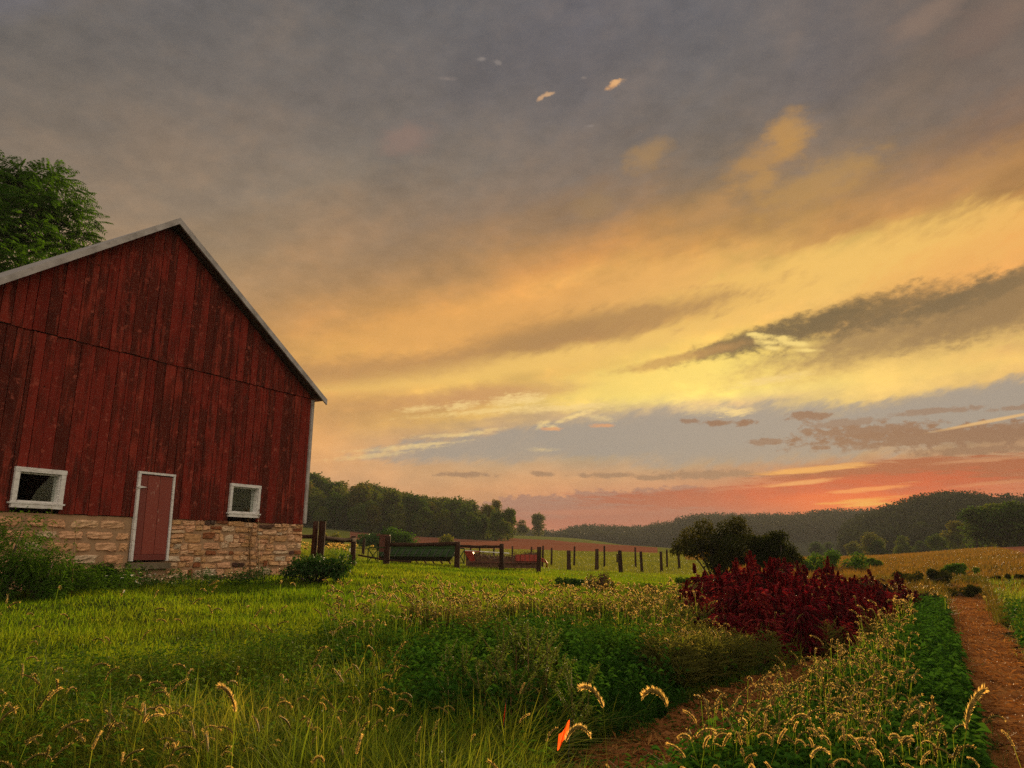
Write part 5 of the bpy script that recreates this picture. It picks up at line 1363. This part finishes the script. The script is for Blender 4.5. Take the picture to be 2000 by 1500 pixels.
lay('lawn_grass', lawn, 1.0, .07, .17, .006, .7, 'grass', 'short bright green lawn grass in front of the barn', 'grass', .38)
lay('tall_grass', rest, 1.0, .22, .58, .007, .8, 'tall', 'tall seeding grass across the foreground', 'grass', .42, 3, .5)
lay('witch_base_grass', witch, .35, .15, .35, .007, .8, 'tall', 'short grass under the feathery clumps', 'grass', .4)
lay('thicket_grass', thick, .8, .2, .5, .007, .8, 'broad', 'dark rank grass in the weed thicket', 'grass', .3, 3)
lay('strip_grass', strip, .9, .25, .48, .007, .6, 'tall', 'tall grass of the foxtail strip between the two paths', 'grass', .5, 3)
lay('dirt_path_grass', dirt & ~amz & (sn(P, 2.3, .7) > .45) & (D_ > 4), .3, .06, .2, .006, .8, 'wisp', 'thin brownish grass tufts on the dirt path', 'grass', .4)
lay('path_side_grass', pathside, .5, .06, .22, .006, .7, 'wisp', 'thin brownish grass along the mulch path', 'grass', .35)
lay('verge_grass', verge, .9, .08, .32, .008, .7, 'tall', 'green weedy verge right of the mulch path', 'grass', .3, 2, .5)
lay('meadow_grass', far_r, .9, .18, .5, .01, .6, 'dry', 'rough dry meadow grass behind the amaranth and the paths', 'grass', .4)
# pasture and meadow grass farther out
_P, _D = P, D_
P, D_ = scatter(170000, -24, 44, 30, 150, RNG, 0.6)
px, py = pix(P); cl_ = sn(P, .18, .4); az_ = np.degrees(np.arctan2(P[:, 0], P[:, 1]))
okf = ~in_barn(P) & (D_ > 33)
lay('pasture_grass', okf & (az_ < 13 + (D_ < 90) * 3) & (D_ < 128), 1.0, .08, .2, .03, .6, 'pasture_grass', 'grazed green pasture grass behind the fence', 'grass', .45, 1)
lay('far_meadow_grass', okf & (az_ >= 13 + (D_ < 90) * 3) & ~((az_ > 32.6 + (D_ < 135) * (135 - D_) * .035) & (D_ > 92)), 1.0, .15, .4, .03, .5, 'dry', 'dry orange meadow grass running up to the right hill', 'grass', .5, 1)
P, D_ = _P, _D; px, py = pix(P); cl_ = .6 * sn(P, .55, .4) + .6 * sn(P, 1.7, 1.1)
# straw litter on the mulch path and dirt
for nm, poly, n_, mat_, lab in (('straw_litter', mulch_w, 60000, 'litter', 'straw and leaf litter covering the mulch path'), ('dirt_litter', dirt_w, 9000, 'litter', 'scattered straw bits and small clods on the dirt path')):
    Pm = np.array(poly); lo, hi = Pm.min(0), Pm.max(0); hi = np.minimum(hi, [26, 34])
    q = np.stack([RNG.uniform(lo[0], hi[0], n_ * 3), RNG.uniform(lo[1], hi[1], n_ * 3)], -1); q = q[inside(q[:, 0], q[:, 1], Pm)][:n_]
    q3 = np.concatenate([q, (hz(q[:, 0], q[:, 1]) + .035)[:, None]], 1); dd_ = rand_dir(len(q)) * [1, 1, .3]
    g = Geo(); kites(g, q3, dd_, RNG.uniform(.03, .12, len(q)), RNG.uniform(.008, .03, len(q)), RNG.random(len(q)), 0, .2, .05)
    tag(obj(nm, g, M[mat_]), lab, 'litter', kind='stuff')


# clods lying on both paths
g = Geo(); n_ = 900
q = np.concatenate([np.stack([RNG.uniform(np.array(poly)[:, 0].min(), min(30, np.array(poly)[:, 0].max()), 6000), RNG.uniform(np.array(poly)[:, 1].min(), min(34, np.array(poly)[:, 1].max()), 6000)], -1) for poly in (dirt_w, mulch_w)])
q = q[inside(q[:, 0], q[:, 1], np.array(dirt_w)) | inside(q[:, 0], q[:, 1], np.array(mulch_w))][:2200]
r_ = RNG.uniform(.006, .03, len(q)) * RNG.random(len(q)) ** .5; c = np.concatenate([q, (hz(q[:, 0], q[:, 1]) + .03 + r_ * .2)[:, None]], 1)
oct_ = np.array([(1, 0, 0), (0, 1, 0), (-1, 0, 0), (0, -1, 0), (0, 0, .7), (0, 0, -.5)], float)
Vc = c[:, None] + oct_[None] * r_[:, None, None] * RNG.uniform(.6, 1.4, (len(q), 6, 1))
b = (np.arange(len(q)) * 6)[:, None]
g.add(Vc.reshape(-1, 3), [np.concatenate([np.concatenate([b + i, b + (i + 1) % 4, b + 4], 1) for i in range(4)] + [np.concatenate([b + (i + 1) % 4, b + i, b + 5], 1) for i in range(4)])], np.repeat(RNG.random(len(q)), 6))
tag(obj('dirt_clods', g, M['dirt']), 'small clods of reddish dirt scattered over the paths', 'dirt', kind='stuff')


# broad-leaved weeds
def leaf_plants(name, Q, h0, h1, leaf, k_, mat_, label, spread=.12, asp=.55):
    n_ = len(Q); H = RNG.uniform(h0, h1, n_); g = Geo()
    t = RNG.random(n_ * k_) ** .7; a = RNG.uniform(0, 6.28, n_ * k_); r_ = RNG.uniform(.2, 1, n_ * k_) * spread
    P_ = np.repeat(Q, k_, 0) + np.stack([np.cos(a) * r_, np.sin(a) * r_, t * np.repeat(H, k_)], -1)
    d_ = np.stack([np.cos(a), np.sin(a), RNG.uniform(-.3, .7, n_ * k_)], -1)
    kites(g, P_, d_, leaf * RNG.uniform(.6, 1.3, n_ * k_), leaf * asp * RNG.uniform(.7, 1.2, n_ * k_), np.clip(np.repeat(RNG.random(n_), k_) * .4 + RNG.random(n_ * k_) * .6, 0, 1), 0, .2, .35)
    m_ = n_
    blades(g, Q, H, np.full(m_, .008), RNG.uniform(0, 6.28, m_), np.full(m_, .1), RNG.random(m_), 2)
    return tag(obj(name, g, M[mat_]), label, 'weeds', kind='stuff')


def pick(mask, n_):
    i_ = np.flatnonzero(mask); return P[RNG.choice(i_, min(n_, len(i_)), replace=False)]


leaf_plants('row_weeds', pick(row, 1400), .25, .5, .085, 18, 'broad', 'dark green broad leaved weeds edging the mulch path')
leaf_plants('thicket_weeds', pick(thick, 1000), .12, .68, .065, 22, 'broad', 'dark green broad leaved weeds of the thicket')
GC = [(1010, 1262, 1.6, 150), (1130, 1300, 1.4, 150), (850, 1330, .8, 90), (1380, 1232, 1.2, 110), (1350, 1262, .7, 60), (680, 1350, .5, 30), (1060, 1305, .6, 70), (1210, 1260, .7, 60), (1290, 1330, .9, 110), (1400, 1310, .8, 70), (930, 1300, .8, 80), (760, 1310, .7, 50)]
Q = np.concatenate([np.array([ground_at(px_, py_)]) + RNG.normal(0, s_ * .4, (n_, 3)) * [1, .8, 0] for px_, py_, s_, n_ in GC]); Q[:, 2] = hz(Q[:, 0], Q[:, 1])
leaf_plants('clover_weeds', Q, .2, .5, .08, 22, 'broad', 'bright broad leaved weed patches among the tall grass')
leaf_plants('verge_weeds', pick(verge & (D_ < 28), 1500), .1, .4, .09, 16, 'broad', 'low green weeds on the right verge')
leaf_plants('strip_weeds', pick(strip & (D_ > 2.8), 2300), .2, .5, .07, 18, 'broad', 'broad leaved weeds in the foxtail strip')
leaf_plants('mixed_weeds', pick(rest & (D_ < 13) & (D_ > 2.8) & (sn(P, .8, 3.0) > -.1), 1900), .2, .5, .05, 22, 'fern', 'small leaved green weeds mixed through the tall grass', .14, .4)
leaf_plants('pale_weeds', pick(rest & (D_ < 11) & (D_ > 2.8) & (sn(P, .7, 5.0) > .25), 500), .25, .55, .045, 24, 'lambs', 'pale leafy weeds standing in patches of the tall grass', .12, .5)
leaf_plants('band_weeds', pick(rest & (px > 640) & (py < 1330), 1500), .2, .5, .06, 18, 'fern', 'green leafy weeds under the foxtails between lawn and amaranth', .13, .4)
leaf_plants('thicket_pale_weeds', pick(thick & (sn(P, 1.3, 2.0) > 0), 420), .3, .7, .05, 24, 'fern', 'lighter leafy weeds rising out of the dark thicket', .12, .45)
leaf_plants('path_weeds', pick(dirt & (RNG.random(len(P)) < .5), 110), .05, .16, .05, 10, 'broad', 'small weeds sprouting on the dirt path', .08, .4)
lw = [ground_at(x_, 1150 - max(0, x_ - 250) * .03 + RNG.uniform(-28, 6)) for x_ in RNG.uniform(120, 520, 340)]
leaf_plants('wall_weeds', np.array(lw), .18, .42, .07, 20, 'bush', 'low dark weeds growing along the barn foundation', .1, .4)
lw = [ground_at(x_, 1155 + RNG.uniform(-20, 10)) for x_ in RNG.uniform(60, 260, 160)]
leaf_plants('wall_ferns', np.array(lw), .3, .6, .09, 26, 'fern', 'ferny weeds below the pale stone courses', .14, .18)
# daisies by the doorstep
gd = Geo(); 
for a in np.linspace(0, 6.28, 9)[:-1]:
    kites(gd, np.array([[0, 0, .3]]), np.array([[math.cos(a), math.sin(a), .15]]), .022, .013, np.array([.9]), 0, .1, .1)
gd.tube([(0, 0, 0), (0, 0, .3)], .002, 4, .2, 1); gd.tube([(0, 0, .298), (0, 0, .306)], .007, 6, .5, 2)
mw = rough_mat('daisy_petals', [(.7, .7, .66), (.8, .8, .76)], 5, bump=0); my = rough_mat('daisy_eye', [(.5, .3, .02), (.6, .4, .03)], 5, bump=0)
dm = gd.mesh('daisy', [mw, M['fern'], my])
for i_ in range(34):
    x_ = RNG.normal(222, 26) if i_ < 22 else RNG.uniform(170, 300); y_ = 1122 + RNG.uniform(-14, 22) + max(0, x_ - 230) * .25
    p_ = ground_at(x_, y_ + 22)
    o = bpy.data.objects.new('daisy', dm); COL.objects.link(o); o.location = p_; o.scale = (1.5, 1.5, RNG.uniform(.8, 1.7)); o.rotation_euler = (RNG.normal(0.5, .3), RNG.normal(0, .2), RNG.uniform(0, 6))
    tag(o, 'small white daisy among the weeds left of the barn door', 'flower', 'white daisies left of the barn door')


# ------------------------------------------------------------------ foxtails
def foxtail_arc(n, L, th0, th1, psi, base, k_):
    """points along n seed heads that bend over; returns (n,k,3) centres and tangents"""
    t = np.linspace(0, 1, k_); th = th0[:, None] + (th1 - th0)[:, None] * t[None]
    dx = np.sin(th); dz_ = np.cos(th); st = (L / (k_ - 1))[:, None]
    cx = np.cumsum(dx * st, 1) - dx[:, :1] * st; cz = np.cumsum(dz_ * st, 1) - dz_[:, :1] * st
    c, s_ = np.cos(psi)[:, None], np.sin(psi)[:, None]
    C = base[:, None] + np.stack([cx * c, cx * s_, cz], -1); T = np.stack([dx * c, dx * s_, dz_], -1)
    return C, T


def foxtails(g, Q, H, L, bend0, bend1, rad_, rg, nb_, mi=(0, 1, 2)):
    n_ = len(Q); psi = rg.uniform(0, 6.28, n_); k_ = 7
    h_ = H; lean = rg.uniform(.0, .3, n_)
    dxy = np.stack([np.cos(psi), np.sin(psi), np.zeros(n_)], -1)
    tip = Q + dxy * (lean * h_)[:, None] + np.array([0, 0, 1.0]) * h_[:, None]
    # stem
    sw = np.maximum(.0016, np.hypot(Q[:, 0], Q[:, 1]) * .0003)
    sd = np.stack([-np.sin(psi), np.cos(psi), np.zeros(n_)], -1) * sw[:, None]
    mid = Q + dxy * (lean * h_ * .3)[:, None] + np.array([0, 0, .55]) * h_[:, None]
    V_ = np.stack([Q - sd, Q + sd, mid - sd, mid + sd, tip - sd, tip + sd], 1); b = (np.arange(n_) * 6)[:, None]
    g.add(V_.reshape(-1, 3), [np.concatenate([np.concatenate([b, b + 1, b + 3, b + 2], 1), np.concatenate([b + 2, b + 3, b + 5, b + 4], 1)])], .5, mi[0])
    C, T = foxtail_arc(n_, L, bend0, bend1, psi, tip, k_)
    S_ = np.stack([-np.sin(psi), np.cos(psi), np.zeros(n_)], -1)[:, None] * np.ones((1, k_, 1)); Nn = np.cross(T, S_)
    pr = np.array([.45, .85, 1, 1, .95, .75, .2])[None, :, None] * rad_[:, None, None]
    R_ = np.stack([C + S_ * pr, C + Nn * pr, C - S_ * pr, C - Nn * pr], 2)          # n,k,4,3
    b = (np.arange(n_) * k_ * 4)[:, None, None] + (np.arange(k_ - 1) * 4)[None, :, None]; j = np.arange(4)[None, None]; j2 = (j + 1) % 4
    g.add(R_.reshape(-1, 3), [np.stack([b + j, b + j2, b + 4 + j2, b + 4 + j], -1).reshape(-1, 4)], np.repeat(rg.random(n_), k_ * 4), mi[1])
    # bristles
    ti = rg.integers(0, k_ - 1, (n_, nb_)); fr = rg.random((n_, nb_, 1)); I = np.arange(n_)[:, None]
    c = C[I, ti] * (1 - fr) + C[I, ti + 1] * fr; tt = T[I, ti]; a = rg.uniform(0, 6.28, (n_, nb_, 1))
    rd = S_[I, ti] * np.cos(a) + Nn[I, ti] * np.sin(a); D2 = rd * .8 + tt * .65
    l_ = rad_[:, None, None] * rg.uniform(1.8, 2.7, (n_, nb_, 1)); bw = rad_[:, None, None] * .20
    w_ = unit(np.cross(D2, rg.normal(0, 1, D2.shape)))
    V_ = np.stack([c + rd * rad_[:, None, None] * .5 - w_ * bw, c + rd * rad_[:, None, None] * .5 + w_ * bw, c + D2 * l_], 2)
    b = (np.arange(n_ * nb_) * 3)[:, None]
    g.add(V_.reshape(-1, 3), [np.concatenate([b, b + 1, b + 2], 1)], np.repeat(rg.random(n_), nb_ * 3), mi[2])


fd = 0.5 + .5 * sn(P, .9, 2.0)
FOX = [(strip & (fd > .2) & (D_ > 4.8), 430, .42, .68), (rest & (px > 640) & (py < 1330), 620, .45, .75), (rest & (px > 640) & (py >= 1330), 120, .35, .6), (rest & (px <= 640) & (fd > .5), 560, .45, .75), (lawn & (py > 1200) & (px < 700), 60, .35, .55), (lawn & (py > 1180) & (px >= 650), 220, .35, .55), (rest & (py > 1440) & (px < 820), 300, .4, .6), (pathside, 60, .15, .35), (witch, 50, .45, .65)]
g = Geo()
for m_, n_, h0, h1 in FOX:
    Q = pick(m_, n_); n_ = len(Q)
    d_ = np.hypot(Q[:, 0], Q[:, 1])
    keep = d_ > 4.4; Q = Q[keep]; n_ = len(Q); d_ = d_[keep]
    foxtails(g, Q, RNG.uniform(h0, h1, n_), RNG.uniform(.09, .17, n_), RNG.uniform(.05, .7, n_), RNG.uniform(.7, 2.8, n_), np.maximum(.0062, d_ * .0008), RNG, 46)
tag(obj('foxtail_grass', g, [M['tall'], M['head'], M['bristle']]), 'countless foxtail heads nodding over the tall grass', 'grass', kind='stuff')
# the nearest foxtails, each a plant of its own
fpro = []
for k_ in range(10):
    rg = np.random.default_rng(300 + k_); st, hd = Geo(), Geo(); gg = Geo()
    z3 = np.zeros((1, 3)); H = np.array([.5])
    foxtails(gg, z3, H, np.array([rg.uniform(.075, .12)]), np.array([rg.uniform(.05, .5)]), np.array([rg.uniform(.5, 2.5)]), np.array([.0046]), rg, 260)
    me = [None, None, None]
    for mi_, (nm, mt) in enumerate((('stem', 'tall'), ('seed_head', 'head'), ('bristles', 'bristle'))):
        s_ = Geo(); off = 0
    # split by material into separate part meshes
    Vall = np.concatenate(gg.V); Rall = np.concatenate(gg.R)
    parts_ = []
    for sel, nm, mts in (((0,), 'stem', 'tall'), ((1,), 'seed_head', 'head'), ((2,), 'bristles', 'bristle')):
        s_ = Geo()
        for f, mi_ in zip(gg.F, gg.MI):
            if mi_[0] in sel:
                u_ = np.unique(f); rm = np.zeros(len(Vall), int); rm[u_] = np.arange(len(u_)); s_.add(Vall[u_], [rm[f]], Rall[u_])
        if sel == (0,):
            blades(s_, np.zeros((4, 3)), rg.uniform(.2, .34, 4), np.full(4, .008), rg.uniform(0, 6.28, 4), rg.uniform(.5, 1.1, 4), rg.random(4), 3)
        parts_.append((nm, s_.mesh(nm, M[mts])))
    fpro.append(parts_)
near = (D_ < 5.6) & (D_ > 3.2) & ok & (px > -150) & (px < 2150)
NF = np.concatenate([pick(near & strip & (px > 1330) & (px < 1870), 70), pick((D_ < 4.4) & (D_ > 3.2) & (px > 1080) & (px < 1330), 12), pick(near & (px < 820), 62), pick(near & (px >= 820) & (px <= 1150), 12), pick(near & (px > 1870), 8)])
for i_, q in enumerate(NF):
    d_ = math.hypot(q[0], q[1])
    s_ = RNG.uniform(.85, 1.15) if d_ < 4.0 else RNG.uniform(.85, 1.2)
    r = empty('foxtail', q, 'single foxtail with an arching bristly seed head in the nearest grass', 'grass', 'foxtails in the nearest grass', RNG.uniform(0, 6.28))
    r.scale = (s_, s_, s_ * RNG.uniform(.85, 1.05))
    for nm, me in fpro[i_ % 10]:
        o = bpy.data.objects.new(nm, me); COL.objects.link(o); o.parent = r
for i_, (px_, py_, d_, lab, rz) in enumerate(((1385, 1340, 3.0, 'upright foxtail forking over the bare dirt path', 1.2), (1197, 1345, 3.2, 'lone pale foxtail leaning before the dark thicket', 3.3), (1775, 1370, 3.0, 'lone slanted foxtail over the dark green weeds by the mulch path', .3), (468, 1350, 3.4, 'lone upright foxtail above the dark grass at the left', .8), (1085, 1410, 3.1, 'foxtail curving in front of the orange flag', 3.0))):
    q = wpt(px_, py_, d_); zb = float(hz(q[0], q[1])); s_ = (q[2] - zb) / .54
    r = empty('foxtail', (q[0], q[1], zb), lab, 'grass', None, rz); r.scale = (s_ * .62, s_ * .62, s_)
    for nm, me in fpro[(3, 7, 1, 5, 8)[i_]]:
        o = bpy.data.objects.new(nm, me); COL.objects.link(o); o.parent = r
# feathery witch grass
def wisps(name, Q, h0, h1, k_, label):
    n_ = len(Q); g = Geo(); H = RNG.uniform(h0, h1, n_)
    a = RNG.uniform(0, 6.28, n_ * k_); el = RNG.uniform(.3, 1.4, n_ * k_); L = RNG.uniform(.10, .24, n_ * k_)
    b = np.repeat(Q, k_, 0) + np.stack([np.zeros(n_ * k_)] * 2 + [np.repeat(H, k_) * RNG.uniform(.35, .95, n_ * k_)], -1)
    dr = np.stack([np.cos(a) * np.cos(el), np.sin(a) * np.cos(el), np.sin(el)], -1)
    kites(g, b, dr, L, .005, np.clip(.3 + RNG.random(n_ * k_) * .7, 0, 1), 0, .1, .25)
    for t in (.5, .75, 1.0):
        kites(g, b + dr * (L * t)[:, None] - np.array([0, 0, 1.0]) * (L * .25 * t * t)[:, None], dr + RNG.normal(0, .5, dr.shape), .026, .012, np.clip(.4 + RNG.random(n_ * k_) * .6, 0, 1), 0, .2, .1)
    blades(g, Q, H, np.full(n_, .004), RNG.uniform(0, 6.28, n_), np.full(n_, .2), RNG.random(n_), 3)
    return tag(obj(name, g, M['wisp']), label, 'grass', kind='stuff')
wisps('witch_grass', np.concatenate([pick(witch, 420), pick(rest & (fd > .45) & (py < 1420) & (px > 760), 600)]), .3, .55, 22, 'feathery brown witch grass before the amaranth')

# ------------------------------------------------------------------ haze
mh = bpy.data.materials.new('valley_haze'); mh.use_nodes = True
for x in list(mh.node_tree.nodes): mh.node_tree.nodes.remove(x)
k = NT(mh.node_tree); o = k.n('OutputMaterial'); pv = k.n('VolumePrincipled')
pv.inputs['Color'].default_value = (.40, .40, .41, 1); pv.inputs['Density'].default_value = .00036; pv.inputs['Anisotropy'].default_value = -.1
k.t.links.new(pv.outputs[0], o.inputs['Volume'])
g = Geo(); g.box((-1010, -1010, -12), (1010, 1010, 66), 0.5)
tag(obj('haze', g, mh), kind='stuff')
